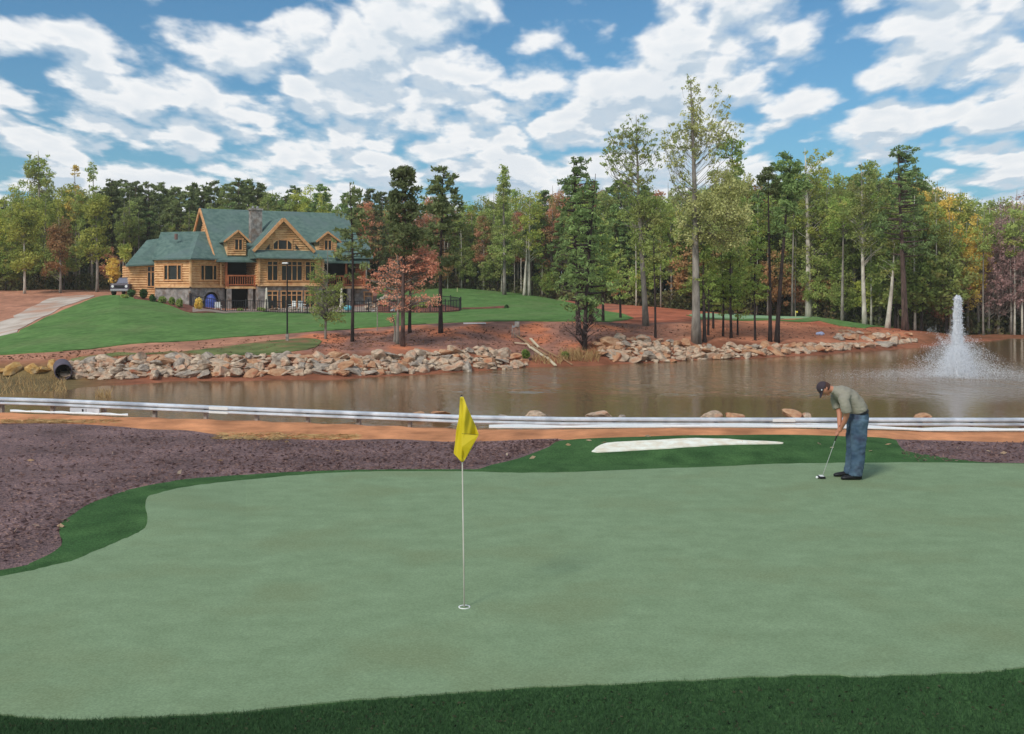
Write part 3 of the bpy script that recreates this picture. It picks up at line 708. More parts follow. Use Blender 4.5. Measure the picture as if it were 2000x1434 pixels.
quad_wall((gl, 3.0), (gl, VG+.3), -.3, zlow-.14, 'stone_side', 'stone'); quad_wall((gr, VG+.3), (gr, 3.0), -.3, zlow-.14, 'stone_side', 'stone')
for a, b, n_ in sets: window((gl, VG), (gr, VG), SG(a), SG(b), lz0, lz1, (1,)*n_, transom=.36, out=.02, name='french_door')
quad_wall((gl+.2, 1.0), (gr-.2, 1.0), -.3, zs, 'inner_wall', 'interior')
# skirt roof and big front gable
def skirt(a, b, va, zt, zb_, ov=1.1):
    return [[Lw(pu(a+3, va-ov), va-ov, zb_), Lw(pu(b, va-ov), va-ov, zb_), Lw(pu(b, va), va, zt), Lw(pu(a, va)-.35, va, zt)],
            [Lw(pu(a, va)-.35, va, zt), Lw(pu(a, va)-.35, va+2.2, zt), Lw(pu(a+3, va-ov)-.3, va+2.2, zb_), Lw(pu(a+3, va-ov), va-ov, zb_)]]
ztop = P3(555, 489.5, VG)[2]; zbt = P3(555, 503, VG-1.1)[2]
roof(skirt(497, 652, VG, ztop+.1, zbt), 'skirt_roof', .12)
AP = uvz(553.5, 425, VG-.5); EL = uvz(494.5, 489, VG-.5); ER = uvz(614, 489, VG-.5); za, ze = AP[2], (EL[2]+ER[2])/2
va_, ve_ = vmain(za), vmain(ze)
roof([[Lw(EL[0], VG-.5, ze), Lw(AP[0], VG-.5, za), Lw(AP[0], va_, za), Lw(EL[0], ve_, ze)], [Lw(AP[0], VG-.5, za), Lw(ER[0], VG-.5, ze), Lw(ER[0], ve_, ze), Lw(AP[0], va_, za)]], 'gable_roof', .16)
for e in (EL, ER): bar(Lw(e[0], VG-.56, ze-.14), Lw(AP[0], VG-.56, za-.14), .14, .30, 'bargeboard')
gw0, gw1 = EL[0]+.25, ER[0]-.25; cx_ = AP[0]
awz0, awz1 = P3(553, 487, VG)[2], P3(553, 469, VG)[2]
hx0, hx1 = pu(533, VG)-gw0, pu(570, VG)-gw0
log_wall((gw0, VG), (gw1, VG), ze-.1, za-.35, 'gable_wall', gable=lambda z: ((cx_-gw0)*(max(0, z-ze)/(za-ze)), (gw1-gw0)-(gw1-cx_)*(max(0, z-ze)/(za-ze))), holes=[(hx0, hx1, awz0, awz1)])
g = window((gw0, VG), (gw1, VG), hx0, hx1, awz0, awz1-.02, (1, 1.8, 1), out=.1, name='arched_window')
mb = MB()
for sgn in (-1, 1):      # quarter panels that round the top corners of the arched window
    ce = (hx0+hx1)/2+gw0; pts = []
    xe = ce+sgn*(hx1-hx0)/2
    pts = [(xe, awz1), (xe, awz1-.42), (ce+sgn*(hx1-hx0)*.36, awz1-.16), (ce+sgn*(hx1-hx0)*.22, awz1)]
    mb.slab([Lw(x, VG-.115, z) for x, z in pts], -HV*.05)
mb.build('arch_corner', 'logs', g)
for px in (522.5, 581):
    s = -1 if px < 550 else 1; a = uvz(px, 487.5, VG-.13); w = .42
    mb = MB(); mb.slab([Lw(a[0]-w/2, VG-.13, a[2]), Lw(a[0]+w/2, VG-.13, a[2]), Lw(a[0]+(w/2 if s < 0 else -w/2), VG-.13, a[2]+.55)], -HV*.03); mb.build('small_window', 'glass', house)
# dormers
def dormer(pxl, pxr, pxa, ya, yeave, ybot, w0, w1, wy0, wy1):
    zb_ = P3(pxa, ybot, 1.0)[2]; v0 = vmain(zb_)-.15
    zb_ = P3(pxa, ybot, v0)[2]; a = uvz(pxa, ya, v0-.3); l = uvz(pxl, yeave, v0-.3); r = uvz(pxr, yeave, v0-.3)
    za2, ze2 = a[2], (l[2]+r[2])/2; va2, ve2 = vmain(za2), vmain(ze2)
    rf = roof([[Lw(l[0], v0-.35, ze2), Lw(a[0], v0-.35, za2), Lw(a[0], va2, za2), Lw(l[0], ve2, ze2)], [Lw(a[0], v0-.35, za2), Lw(r[0], v0-.35, ze2), Lw(r[0], ve2, ze2), Lw(a[0], va2, za2)]], 'dormer_roof', .10)
    for e in (l, r): bar(Lw(e[0], v0-.38, ze2-.08), Lw(a[0], v0-.38, za2-.08), .09, .17, 'bargeboard', par=rf)
    wl, wr = l[0]+.4, r[0]-.4; h0, h1 = pu(w0, v0)-wl, pu(w1, v0)-wl; wz0_, wz1_ = P3(pxa, wy1, v0)[2], P3(pxa, wy0, v0)[2]
    wall = log_wall((wl, v0), (wr, v0), zb_, za2-.2, 'dormer_wall', dia=.2, gable=lambda z: (0, wr-wl) if z < ze2+.1 else ((a[0]-wl)*((z-ze2-.1)/(za2-ze2)), (wr-wl)-(wr-a[0])*((z-ze2-.1)/(za2-ze2))), holes=[(h0, h1, wz0_, wz1_)])
    sw = MB()
    for u in (wl, wr): sw.slab([Lw(u, v0, zb_), Lw(u, vmain(ze2)+.2, mainz(vmain(ze2)+.2)-.3), Lw(u, vmain(ze2)+.2, ze2), Lw(u, v0, ze2)], HU*.08)
    sw.build('cheek', 'logs', wall)
    window((wl, v0), (wr, v0), h0, h1, wz0_, wz1_, (1, 1), out=.1, name='dormer_window')
dormer(437, 489, 465, 449, 471.5, 500, 458, 473, 468, 488)
dormer(617, 666, 640, 452, 471.5, 500, 633, 647, 470, 488)
# chimney
ct = uvz(499.5, 411, 1.6); mb = MB(); u = ct[0]; zt_ = ct[2]
mb.box(Lw(u, 1.7, (zt_+6.2)/2), (1.12, .95, zt_-6.2), TH); ch = mb.build('chimney', 'stone', house)
mb = MB(); mb.box(Lw(u, 1.7, zt_+.09), (1.3, 1.1, .18), TH); mb.build('chimney_cap', 'stone', ch)
mb = MB(); [mb.tube([Lw(u+q, 1.7, zt_+.18), Lw(u+q, 1.7, zt_+.42)], .13, 8) for q in (-.25, .2)]; mb.build('flue', 'greybox', ch)
# right end under the trees
ra, rb, rc, rd = P3(652, 502, -1.1), P3(729, 503, -1.1), P3(718, 466, 3.4), P3(652, 466, 3.4)
rb.z = ra.z; rc.z = rd.z
bk = Lw(pu(729, -1.1)+.1, 8.5, ra.z)
roof([[ra, rb, rc, rd], [rb, bk, rc]], 'right_roof')
ur = pu(716, 0)
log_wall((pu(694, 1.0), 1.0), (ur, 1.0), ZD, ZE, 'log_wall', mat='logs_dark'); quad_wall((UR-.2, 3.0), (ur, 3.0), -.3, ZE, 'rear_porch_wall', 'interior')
log_wall((ur, 1.0), (ur, 9.0), ZD, ZE, mat='logs')
quad_wall((pu(693, .4), .4), (ur+.8, .4), -.3, ZD-.22, 'stone_base', 'stone'); quad_wall((ur+.8, .4), (ur+.8, 9), -.3, ZD-.22, 'stone_base', 'stone')
window((pu(693, .4), .4), (ur+.8, .4), 1.0, 1.9, .7, 2.5, (1,), transom=.4, out=.05, name='door')
# ------------------------------------------------------------------ things around the house
def at(px, y, v=None): return G(px, y, skip=45)
def closed_umbrella(px, ytop, ybot, d, lb):
    p = W(px, d, zy(d, ybot)); h = (ybot-ytop)*d/F
    t = thing('closed_umbrella', p, lb, 'patio umbrella', 'furled patio umbrellas'); mb = MB()
    mb.lathe(p, [(.03, h), (.08, h*.97), (.11, h*.7), (.17, h*.35), (.24, h*.12), (.19, h*.06), (.05, h*.1)], 10); mb.build('canopy', plain('canvas_cloth', col(206,198,178), .8), t, True)
    mb = MB(); mb.tube([p, p+Vector((0, 0, h*.2))], .03, 6); mb.lathe(p, [(.25, 0), (.25, .06), (.05, .1), (0, .1)], 12); mb.build('pole', 'post', t)
closed_umbrella(520.5, 562, 607, 97.5, 'tall furled cream umbrella beside the great room french doors')
closed_umbrella(667, 562, 606, 100.5, 'furled cream umbrella under the right porch deck')
mb = MB(); p = W(412, 98.2, zy(98.2, 607.5))
mb.sphere(p+Vector((0, 0, .75)), (.58, .45, .85), 14, 9, fn=lambda v: (v[0]*(1+.06*math.sin(9*v[2])+.08*(v[2] < -.3)), v[1], max(v[2], -.86)+.03*math.sin(8*v[0])))
tag(mb.build('tarp_bundle', 'bluetarp', smooth=True), 'blue tarp covered bundle standing in front of the stone archway', 'tarp')
def chair(px, y, d, rz, lb, mt='white'):
    p = W(px, d, zy(d, y)); t = thing('patio_chair', p, lb, 'chair', 'patio chairs'); t.rotation_euler.z = rz
    def b(name, *boxes):
        mb = MB()
        for c, s in boxes: mb.box(Vector(c)+p, s)
        mb.build(name, mt, t)
    b('seat', ((0, 0, .42), (.5, .5, .05))); b('backrest', ((0, .24, .72), (.5, .05, .5))); b('armrest', ((-.26, 0, .62), (.05, .5, .04)), ((.26, 0, .62), (.05, .5, .04)))
    for x in (-.23, .23):
        for y_ in (-.22, .22): b('leg', ((x, y_, .2), (.045, .045, .4)))
chair(426, 610, 96.6, .5, 'white patio chair beside the blue tarp bundle'); chair(571, 608, 96.8, -.6, 'white patio chair left of the two in front of the french doors'); chair(590, 608, 96.4, .9, 'white patio chair right of the two in front of the french doors')
chair(538, 607, 98, 2.2, 'dark patio chair near the tall furled umbrella', 'black_iron')
mb = MB(); p = W(679, 97, zy(97, 607)); mb.sphere(p+Vector((0, 0, .25)), (.42, .3, .28), 12, 7, fn=lambda v: (v[0], v[1], max(v[2], -.8))); tag(mb.build('covered_seat', plain('turquoise_cloth', col(110,190,204))), 'turquoise covered seat on the patio beside a tree trunk', 'seat')
for px, y, s, lb in ((650, 610, 5, 'small white garden stone left of the turquoise seat'), (728, 609.5, 6, 'small white garden stone right of the turquoise seat'), (767, 609, 9, 'largest white garden stone in the planting bed'), (348, 586, 5, 'white garden stone in the left planting bed')):
    o = rock(px, y, s, 'white', lb, 'white garden stones', d=95.4 if px > 400 else None, zoff=.6)
    o.location.z = (CH-(y-HZ)*o.location.y/F)+s*.012
# stone cascade by the right end of the house
for i in range(26):
    k = i/25; x = 715+k*72; y = 600-k*27+6*math.sin(i*2.1)
    rock(x, y, random.uniform(7, 13), random.choice(['rockA', 'rockC']), ('pale' if i % 2 else 'tan')+' stone of the garden cascade right of the house', 'stones of the garden cascade', d=98+k*4, z=zy(98+k*4, y), zoff=.1)
for i in range(11):
    x = 530+i*7.5; rock(x, 603, random.uniform(7, 11), random.choice(['rockA', 'rockC']), 'low tan border stone in front of the french doors', 'patio border stones', d=96.2, z=zy(96.2, 604.5), hk=.6)
# black iron fence round the patio
def fence(pts, label, h=1.15, step=.16):
    P = [W(px, d, None) for px, d in pts]; t = thing('iron_fence', P[0], label, 'fence')
    pk = MB(); rl = MB()
    for a, b in zip(P[:-1], P[1:]):
        L_ = (b-a).length; n = max(1, int(L_/step))
        for i in range(n):
            q = a.lerp(b, i/n); pk.box(q+Vector((0, 0, h/2)), (.035, .035, h))
        for z in (.12, h-.08):
            rl.tube([a+Vector((0, 0, z)), b+Vector((0, 0, z))], .03, 4)
        m_ = MB(); m_.box(a+Vector((0, 0, h/2+.05)), (.1, .1, h+.1)); m_.build('post', 'black_iron', t)
    pk.build('pickets', 'black_iron', t); rl.build('rail', 'black_iron', t)
fence([(371, 96.4), (374, 95.2), (400, 95.3), (440, 95.1), (480, 95.1), (520, 95.1), (560, 95.1), (600, 95.1), (640, 95.1), (680, 95.1), (720, 95), (760, 94.8), (800, 94.6), (840, 94.6), (870, 95), (898, 96.5), (900, 99), (880, 102), (850, 104)], 'low black iron fence enclosing the patio in front of the house', step=.2)
# shrubs
def leafmesh(name, cen, size, mat, parent=None, org=(0, 0, 0), elong=1.6, up=0.0, tint=None):
    n = len(cen); a = RNG.normal(size=(n, 3)); a /= np.linalg.norm(a, axis=1)[:, None]
    if up: a[:, 2] *= (1-up); a /= np.linalg.norm(a, axis=1)[:, None]
    b = RNG.normal(size=(n, 3))
    if up == 1: b = np.stack([-a[:, 1], a[:, 0], np.full(n, .001)], 1)
    b -= (b*a).sum(1)[:, None]*a; b /= np.linalg.norm(b, axis=1)[:, None]
    s = np.asarray(size).reshape(-1, 1)*np.ones((n, 1)); a = a*s*elong/2; b = b*s/2
    c = cen-np.asarray(org); co = np.stack([c-a, c+b*.9-a*.1, c+a, c-b*.9-a*.1], 1).reshape(-1, 3)
    me = bpy.data.meshes.new(name); me.vertices.add(4*n); me.vertices.foreach_set('co', co.ravel().astype(np.float32))
    me.loops.add(4*n); me.loops.foreach_set('vertex_index', np.arange(4*n, dtype=np.int32)); me.polygons.add(n)
    me.polygons.foreach_set('loop_start', np.arange(0, 4*n, 4, dtype=np.int32)); me.polygons.foreach_set('loop_total', np.full(n, 4, dtype=np.int32)); me.update(calc_edges=True)
    at_ = me.attributes.new('tint', 'FLOAT', 'POINT'); tv = (RNG.random(n) if tint is None else tint); at_.data.foreach_set('value', np.repeat(tv, 4).astype(np.float32))
    return link(name, me, mat, parent)
KG = 1.38
LM = {
'pine': leaf_mat('pine_needles', col(88,108,64,KG), col(132,152,92,KG)), 'pine2': leaf_mat('dark_needles', col(86,98,62,KG), col(126,134,86,KG)),
'green': leaf_mat('green_leaves', col(106,126,60,KG), col(152,170,88,KG), col(156,148,84,KG)), 'yellow': leaf_mat('yellow_green_leaves', col(140,148,66,1.35), col(184,184,96,1.35), col(122,140,72,1.35)),
'gold': leaf_mat('gold_leaves', col(176,150,72,KG), col(208,186,104,KG), col(148,158,80,KG)), 'orange': leaf_mat('orange_leaves', col(160,118,82,1.2), col(190,150,106,1.2), col(142,134,84,1.2)),
'rust': leaf_mat('rust_leaves', col(158,108,86,KG), col(194,142,110,KG), col(138,132,84,KG)), 'pink': leaf_mat('salmon_leaves', col(198,132,106,KG), col(230,170,142,KG), col(188,130,104,KG)),
'bare': leaf_mat('bare_twigs', col(140,112,108,KG), col(182,148,142,KG)), 'hero': leaf_mat('pale_yellow_green_leaves', col(134,138,82,1.2), col(180,178,122,1.2), col(118,130,74,1.2)),
'shrub': leaf_mat('dark_shrub_leaves', col(54,80,48,KG), col(86,114,68,KG)), 'olive': leaf_mat('olive_leaves', col(118,134,72,KG), col(160,170,98,KG), col(142,140,84,KG)),
'brush': leaf_mat('dark_twigs', col(96,78,74), col(136,112,106)), 'straw': leaf_mat('dry_straw', col(180,144,98), col(214,184,132)), 'turf': leaf_mat('turf_blades', col(48,74,48), col(76,108,68))}
def ball(c, r, n, squash=1, shell=.55):
    v = RNG.normal(size=(n, 3)); v /= np.linalg.norm(v, axis=1)[:, None]; rr = (shell+(1-shell)*RNG.random(n))**.7
    return np.asarray(c)+v*rr[:, None]*np.array([r, r, r*squash])
def shrub(px, y, w, h, d, mat, lb, grp='shrubs around the house'):
    p = G(px, y, 0, 60); d = p.y; r = w*d/F/2; hh = h*d/F
    t = thing('shrub', p, lb, 'shrub', grp); cen = np.concatenate([ball((p.x+random.uniform(-.4, .4)*r, p.y+random.uniform(-.4, .4)*r, p.z+hh*random.uniform(.35, .65)), r*.7, 90, hh/(2*r)) for _ in range(6)])
    leafmesh('foliage', cen, .13, LM[mat], t, p); mb = MB(); mb.tube([p-Vector((0, 0, .1)), p+Vector((0, 0, hh*.6))], [.04, .02], 5); mb.build('stem', 'bark_dark', t)
for a in ((281, 586, 15, 24, 103, 'shrub', 'tall dark cone shrub at the left corner of the stone base'), (298, 590, 14, 15, 102.5, 'shrub', 'round dark shrub right of the cone shrub'), (318, 593, 18, 15, 102, 'olive', 'olive shrub in the left bed against the stone base'),
          (336, 597, 14, 18, 101.5, 'green', 'upright green shrub in the left bed'), (350, 603, 16, 20, 101, 'olive', 'loose shrub at the low end of the left bed'), (388, 606, 16, 26, 97.5, 'gold', 'yellowish shrub against the stone left of the archway'), (258, 581, 16, 16, 106, 'shrub', 'dark shrub beside the parked vehicle'),
          (243, 583, 14, 8, 105.5, 'olive', 'low olive shrub in front of the parked vehicle'), (470, 609, 14, 7, 96, 'olive', 'low shrub in front of the dark lower porch'), (510, 609, 16, 8, 96, 'green', 'low green shrub left of the french doors'),
          (800, 606, 26, 16, 98, 'olive', 'broad olive shrub at the left of the fenced bed'), (825, 603, 22, 16, 99, 'green', 'green shrub in the middle of the fenced bed'), (852, 602, 22, 14, 99.5, 'shrub', 'dark green shrub near the right end of the fence'), (990, 603, 9, 7, 99, 'shrub', 'tiny dark shrub at the tip of the lawn bed'),
          (752, 600, 16, 20, 99, 'olive', 'olive shrub among the garden cascade stones'), (745, 575, 20, 14, 104, 'green', 'bright green shrub behind the cascade'), (1028, 705, 16, 22, 60.5, 'green', 'green bush at the right end of the first rock wall'), (1105, 702, 14, 14, 61.5, 'green', 'small green bush among dry grass between the rock walls')):
    shrub(*a)
# parked vehicle
def vehicle():
    p = G(236, 577, 0, 60); t = thing('parked_car', p, 'dark purplish off-road vehicle parked nose-on by the left end of the house', 'car'); S = Vector
    def bx(name, items, mat, par=None, bev=.05):
        mb = MB()
        for c, s in items: mb.box(p+S(c), s)
        o = mb.build(name, mat, par or t)
        if bev: bm_ = o.modifiers.new('b', 'BEVEL'); bm_.width = bev; bm_.segments = 2
        return o
    pc = plain('dark_plum_paint', col(72,62,74), .35)
    bx('body', [((0, 1.6, .8), (1.8, 3.9, .6)), ((0, .3, .95), (1.7, 1.2, .35))], pc)
    mb = MB(); q = [(-.8, .9), (.8, .9), (.66, 1.3), (-.66, 1.3)]
    mb.add([p+S(v) for v in ((-.84, .9, 1.1), (.84, .9, 1.1), (.84, 3.4, 1.1), (-.84, 3.4, 1.1), (-.68, 1.35, 1.72), (.68, 1.35, 1.72), (.7, 3.2, 1.72), (-.7, 3.2, 1.72))], [(0,1,2,3),(4,5,6,7),(0,1,5,4),(1,2,6,5),(2,3,7,6),(3,0,4,7)]); mb.build('cabin', pc, t)
    mb = MB(); mb.slab([p+S(v) for v in ((-.72, .93, 1.16), (.72, .93, 1.16), (.6, 1.28, 1.64), (-.6, 1.28, 1.64))], (0, -.03, .01)); mb.build('windscreen', plain('pale_windscreen', col(120,120,132), .15), t)
    bx('bumper', [((0, -.38, .5), (1.7, .16, .22))], 'greybox'); bx('grille', [((0, -.34, .82), (.9, .06, .26))], 'black')
    for x in (-.65, .65):
        mb = MB(); mb.tube([p+S((x, -.3, .86)), p+S((x, -.38, .86))], .13, 12); mb.build('headlight', 'white', t)
        for y_ in (.3, 2.9): mb = MB(); mb.tube([p+S((x*1.2-.12, y_, .38)), p+S((x*1.2+.12, y_, .38))], .38, 16); mb.build('wheel', 'black', t)
vehicle()
# lamp post, cable pedestal, stakes, planks, culvert
def lamp_post():
    p = G(561, 667, skip=45); d = p.y; h = (667-516)*d/F; t = thing('lamp_post', p, 'tall thin dark lamp post with a white head on the near lawn edge', 'lamp post')
    mb = MB(); mb.tube([p-Vector((0, 0, .2)), p+Vector((0, 0, h))], [.05, .04], 8); mb.build('pole', 'black_iron', t)
    mb = MB(); mb.tube([p+Vector((0, 0, h)), p+Vector((-.1, 0, h+.03)), p+Vector((-.2, 0, h))], .03, 6); mb.build('arm', 'black_iron', t)
    mb = MB(); mb.box(p+Vector((-.12, 0, h+.04)), (.34, .2, .1)); o = mb.build('lamp_head', 'white', t); b = o.modifiers.new('b', 'BEVEL'); b.width = .03
    mb = MB(); mb.box(p+Vector((0, 0, .18)), (.16, .16, .5)); mb.build('footing', 'post', t)
lamp_post()
def pedestal():
    p = G(1007, 660, skip=45); s = p.y/F; t = thing('utility_box', p, 'small grey electrical box on weathered posts halfway up the red bank', 'utility box')
    mb = MB(); mb.box(p+Vector((.3*s*10, 0, 26*s)), (9*s, .18, 11*s)); bb = mb.build('cabinet', 'greybox', t); m2 = bb.modifiers.new('b', 'BEVEL'); m2.width = .015
    mb = MB(); mb.box(p+Vector((.3*s*10, -.1, 26*s)), (7*s, .02, 9*s)); mb.build('door', 'post', bb)
    for dx, hh in ((-7, 26), (-3, 24), (1, 22), (5, 22), (8, 20)):
        mb = MB(); mb.tube([p+Vector((dx*s, .02*dx, -.15)), p+Vector((dx*s*.9, 0, hh*s))], .028, 6); mb.build('post', 'post', t)
    mb = MB(); mb.box(p+Vector((-4*s, -.06, 22*s)), (5*s, .08, 4*s)); mb.build('small_box', 'greybox', t)
pedestal()
for i, (x0, y0, x1, y1, r, lb) in enumerate(((1004,657,1068,698,.05,'long thin weathered plank running down from the utility box'), (1016,663,1030,672,.05,'short weathered stick lying under the utility box'), (1036,665,1052,682,.07,'short pale plank lying highest on the slide of planks'), (1005,674,1034,676,.06,'crooked pale board lying crosswise below the utility box'),
        (1036,682,1066,702,.07,'thick pale plank in the middle of the bank slope'), (1040,676,1092,702,.05,'long brown plank leaning right across the others'), (1068,703,1085,718,.07,'pale plank with its end at the water'), (1026,671,1036,684,.05,'short pale stick bent against the others'), (1095,703,1118,716,.04,'thin brown stick at the right foot of the bank'))):
    a, b = G(x0, y0, .12, 45), G(x1, y1, .1, 45); mb = MB(); t = (b-a).normalized(); s_ = t.cross(Vector((0, 0, 1))).normalized()
    mb.box((a+b)/2, ((b-a).length, r*2.2, r), ax=(t, s_, s_.cross(t))); tag(mb.build('plank', plain('pale_plank_wood' if 'pale' in lb else 'brown_plank_wood', col(206,190,160) if 'pale' in lb else col(160,124,92), .8)), lb, 'plank', 'planks strewn down the red bank')
mb = MB(); a = G(927, 634, .06, 45); mb.box(a, (1.5, .25, .08), .1); tag(mb.build('plank', 'white'), 'white board lying flat at the lawn edge above the bank', 'plank')
def culvert():
    d = 50.6; p = W(124, d, zy(d, 727)); mb = MB(); t = thing('culvert_pipe', p, 'dark corrugated culvert pipe opening between yellow boulders and the rock wall', 'pipe')
    ax = Vector((.5, -1, -.12)).normalized(); pts = [p-ax*1.6+ax*.13*i for i in range(13)]
    mb.tube(pts, [.40+.02*(i % 2) for i in range(13)], 20, cap=False); o = mb.build('barrel', plain('dark_corrugated_steel', col(96,86,96), .6, .3), t, True); o.modifiers.new('s', 'SOLIDIFY').thickness = .03
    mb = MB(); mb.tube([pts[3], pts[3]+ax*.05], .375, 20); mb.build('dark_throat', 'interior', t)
culvert()
for px, y0, y1, lb in ((737, 598, 646, 'thin bare stake with a pale tip in front of the cascade'), (893, 562, 571, 'tiny pale flag marker far up the lawn'), (1554, 607, 620, 'tiny yellow flag marker on the far putting green')):
    p = G(px, y1, skip=45); h = (y1-y0)*p.y/F; mb = MB(); mb.tube([p-Vector((0, 0, .1)), p+Vector((0, 0, h))], .035 if px > 750 else .03, 6)
    t = thing('stake', p, lb, 'stake'); mb.build('shaft', 'post' if px < 800 else plain('pale_marker', col(214,206,150)), t)
    if px > 1500: mb = MB(); mb.box(p+Vector((.1, 0, h*.82)), (.2, .03, h*.25)); mb.build('pennant', plain('yellow_pennant', col(220,196,70)), t)
mb = MB(); p = G(1602, 655, .1, 45); mb.sphere(p, (.36, .2, .16), 10, 6, fn=lambda v: (v[0]*(1+.2*math.sin(5*v[1])), v[1], v[2]*(1+.3*math.sin(6*v[0])))); tag(mb.build('plastic_bag', plain('pale_blue_plastic', col(176,186,214), .4)), 'pale bluish plastic bag lying on the orange dirt slope', 'bag')
# ------------------------------------------------------------------ trees
def ell_clumps(ells, n, cr=(.5, .9), depth=1.0):
    w = np.array([e[2]*e[3]*(e[4] if len(e) > 4 else 1) for e in ells]); w = w/w.sum(); out = []
    for _ in range(n):
        e = ells[RNG.choice(len(ells), p=w)]; v = RNG.normal(size=3); v /= np.linalg.norm(v); r = RNG.random()**(1/2.3)
        out.append((e[0]+v[0]*r*e[2], v[1]*r*e[2]*depth, e[1]+v[2]*r*e[3], RNG.uniform(*cr)*(e[5] if len(e) > 5 else 1)))
    return out
def pine_clumps(h, zb, spread, n, cr=(.35, .7), top=.1, pw=.7):
    out = []; lev = np.arange(zb, h-.2, .62); ang0 = 0
    for _ in range(n):
        u = RNG.random()**.9; z = zb+(h-zb-.3)*u; z = lev[np.argmin(abs(lev-z))]+RNG.normal()*.17; uu = (z-zb)/(h-zb)
        k = int(uu*40); br = 4+k % 3; a = (RNG.integers(br)+.37*k)*6.283/br+RNG.normal()*.12
        prof = spread*((1-uu)**pw*(1-top)+top)*(.45+.55*min(1, uu/.18))*(.75+.5*abs(math.sin(k*2.3+int(a*2))))
        rr = prof*RNG.uniform(.25, 1)**.75
        out.append((math.cos(a)*rr, math.sin(a)*rr, z-.05*rr+.15*rr*uu, RNG.uniform(*cr)*(1-.35*uu)))
    return out
def tree(name, loc, h, r0, clumps, leaf, bark, label, group, nleaf=45, ls=.2, squash=.7, slope=.6, elong=1.6, lean=(0, 0), bend=.15, leafup=0, branch=.045, cat='tree', shell=.1, zmin=.12):
    loc = Vector(loc); t = thing(name, loc, label, cat, group); mb = MB()
    ph = RNG.random()*6.28
    def ax(z): k = z/h; return Vector((lean[0]*k+bend*math.sin(k*3.1+ph)*k, lean[1]*k+bend*math.cos(k*2.7+ph)*k, z))
    n = 11; zz = [h*i/(n-1)*.985 for i in range(n)]
    rad = [r0*(1-i/(n-1))**.85*(1.35 if i == 0 else 1)+.015 for i in range(n)]
    mb.tube([loc+ax(z)-(Vector((0, 0, .4)) if z == 0 else Vector((0, 0, 0))) for z in zz], rad, 8)
    cen = []; reps = []; cmax = float(np.mean(sorted(c_[3] for c_ in clumps)[len(clumps)//2:])) if clumps else 1
    for (x, y, z, cr) in clumps:
        hr = math.hypot(x-lean[0]*z/h, y); zt = min(max(z-hr*slope, zmin*h), h*.96); a = ax(zt); b = Vector((x, y, z)); m_ = a.lerp(b, .5)+Vector((RNG.normal()*.1, RNG.normal()*.1, (.10 if slope > .3 else -.03)*hr))
        if slope > 1: m_ = m_+Vector((b.x-a.x, b.y-a.y, 0))*.22-Vector((0, 0, .22*hr))
        if len(clumps) > 300 and RNG.random() > .3: a = b+(a-b)*min(1, .55/max(.01, (a-b).length)); m_ = (a+b)/2; hr = .3
        rb = min(branch*(1.3-.8*zt/h)*(.5+.3*hr), rad[0]*.5)
        mb.tube([loc+a, loc+m_, loc+b], [rb, rb*.6, .008], 3, cap=False)
        nl = max(8, int(nleaf*min(1.3, (cr/cmax)**1.6))); reps.append(nl); cen.append(ball((x+loc.x, y+loc.y, z+loc.z), cr, nl, squash, shell))
    mb.build('trunk', bark, t, True, recalc=False)
    if cen:
        cen = np.concatenate(cen)
        tint = np.clip(np.repeat(RNG.random(len(clumps)), reps)*.6+RNG.random(len(cen))*.4, 0, 1)
        leafmesh('crown', cen, ls*.86*RNG.uniform(.55, 1.3, len(cen)), LM[leaf], t, loc, elong, leafup, tint)
    return t
AWAY = (0, 5000, -500)
H0 = 15.0
PROTO = {}
def proto(kind, f): PROTO.setdefault(kind, []).append(f)
SPEC = {'pine': 3, 'tallpine': 2, 'broad': 3, 'slim': 2, 'small': 2, 'twiggy': 2, 'pole': 2}
def make_proto(kind, i):
    L0 = (0, 0, 0)
    if kind == 'pine': return tree('pine_tree', L0, H0, .17, pine_clumps(H0, 4.5+i, 2.3+.3*i, 110), 'pine', 'bark_pine', 'x', None, 42, .24, .45, .12, 2.4, branch=.04)
    if kind == 'tallpine': return tree('pine_tree', L0, H0, .16, pine_clumps(H0, 7.5+i, 2.1, 80, pw=.45, top=.3), 'pine2', 'bark_pine', 'x', None, 42, .24, .5, .15, 2.4, branch=.04)
    if kind == 'broad': return tree('broadleaf_tree', L0, H0, .17, ell_clumps([(0, 9.5, 2.3, 5.2), (RNG.uniform(-1, 1), 6.5, 2.0, 3), (0, 12.2, 1.3, 2.6)], 95, (.5, .95)), 'green', 'bark_grey', 'x', None, 55, .21, .75, .8)
    if kind == 'slim': return tree('poplar_tree', L0, H0, .15, ell_clumps([(0, 10, 1.4, 4.8), (.3*i, 12.5, .9, 2.4)], 60, (.45, .8)), 'yellow', 'bark_grey', 'x', None, 55, .21, .8, 1.0)
    if kind == 'small': return tree('understorey_tree', L0, H0, .22, ell_clumps([(0, 9, 4.2, 5.5), (1, 5.5, 3.4, 3)], 70, (.9, 1.7)), 'orange', 'bark_dark', 'x', None, 55, .42, .7, .5)
    if kind == 'twiggy': return tree('bare_tree', L0, H0, .14, ell_clumps([(0, 8.5, 2.8, 6.3)], 150, (.3, .8)), 'bare', 'bark_grey', 'x', None, 34, .13, .9, 1.1, 3.5, branch=.06)
    if kind == 'pole': return tree('thin_tree', L0, H0, .10, ell_clumps([(0, 12, 1.2, 2.6)], 26, (.4, .7)), 'olive', 'bark_grey', 'x', None, 40, .2, .8, .8)
for kind, n in SPEC.items():
    for i in range(n): PROTO.setdefault(kind, []).append(make_proto(kind, i))
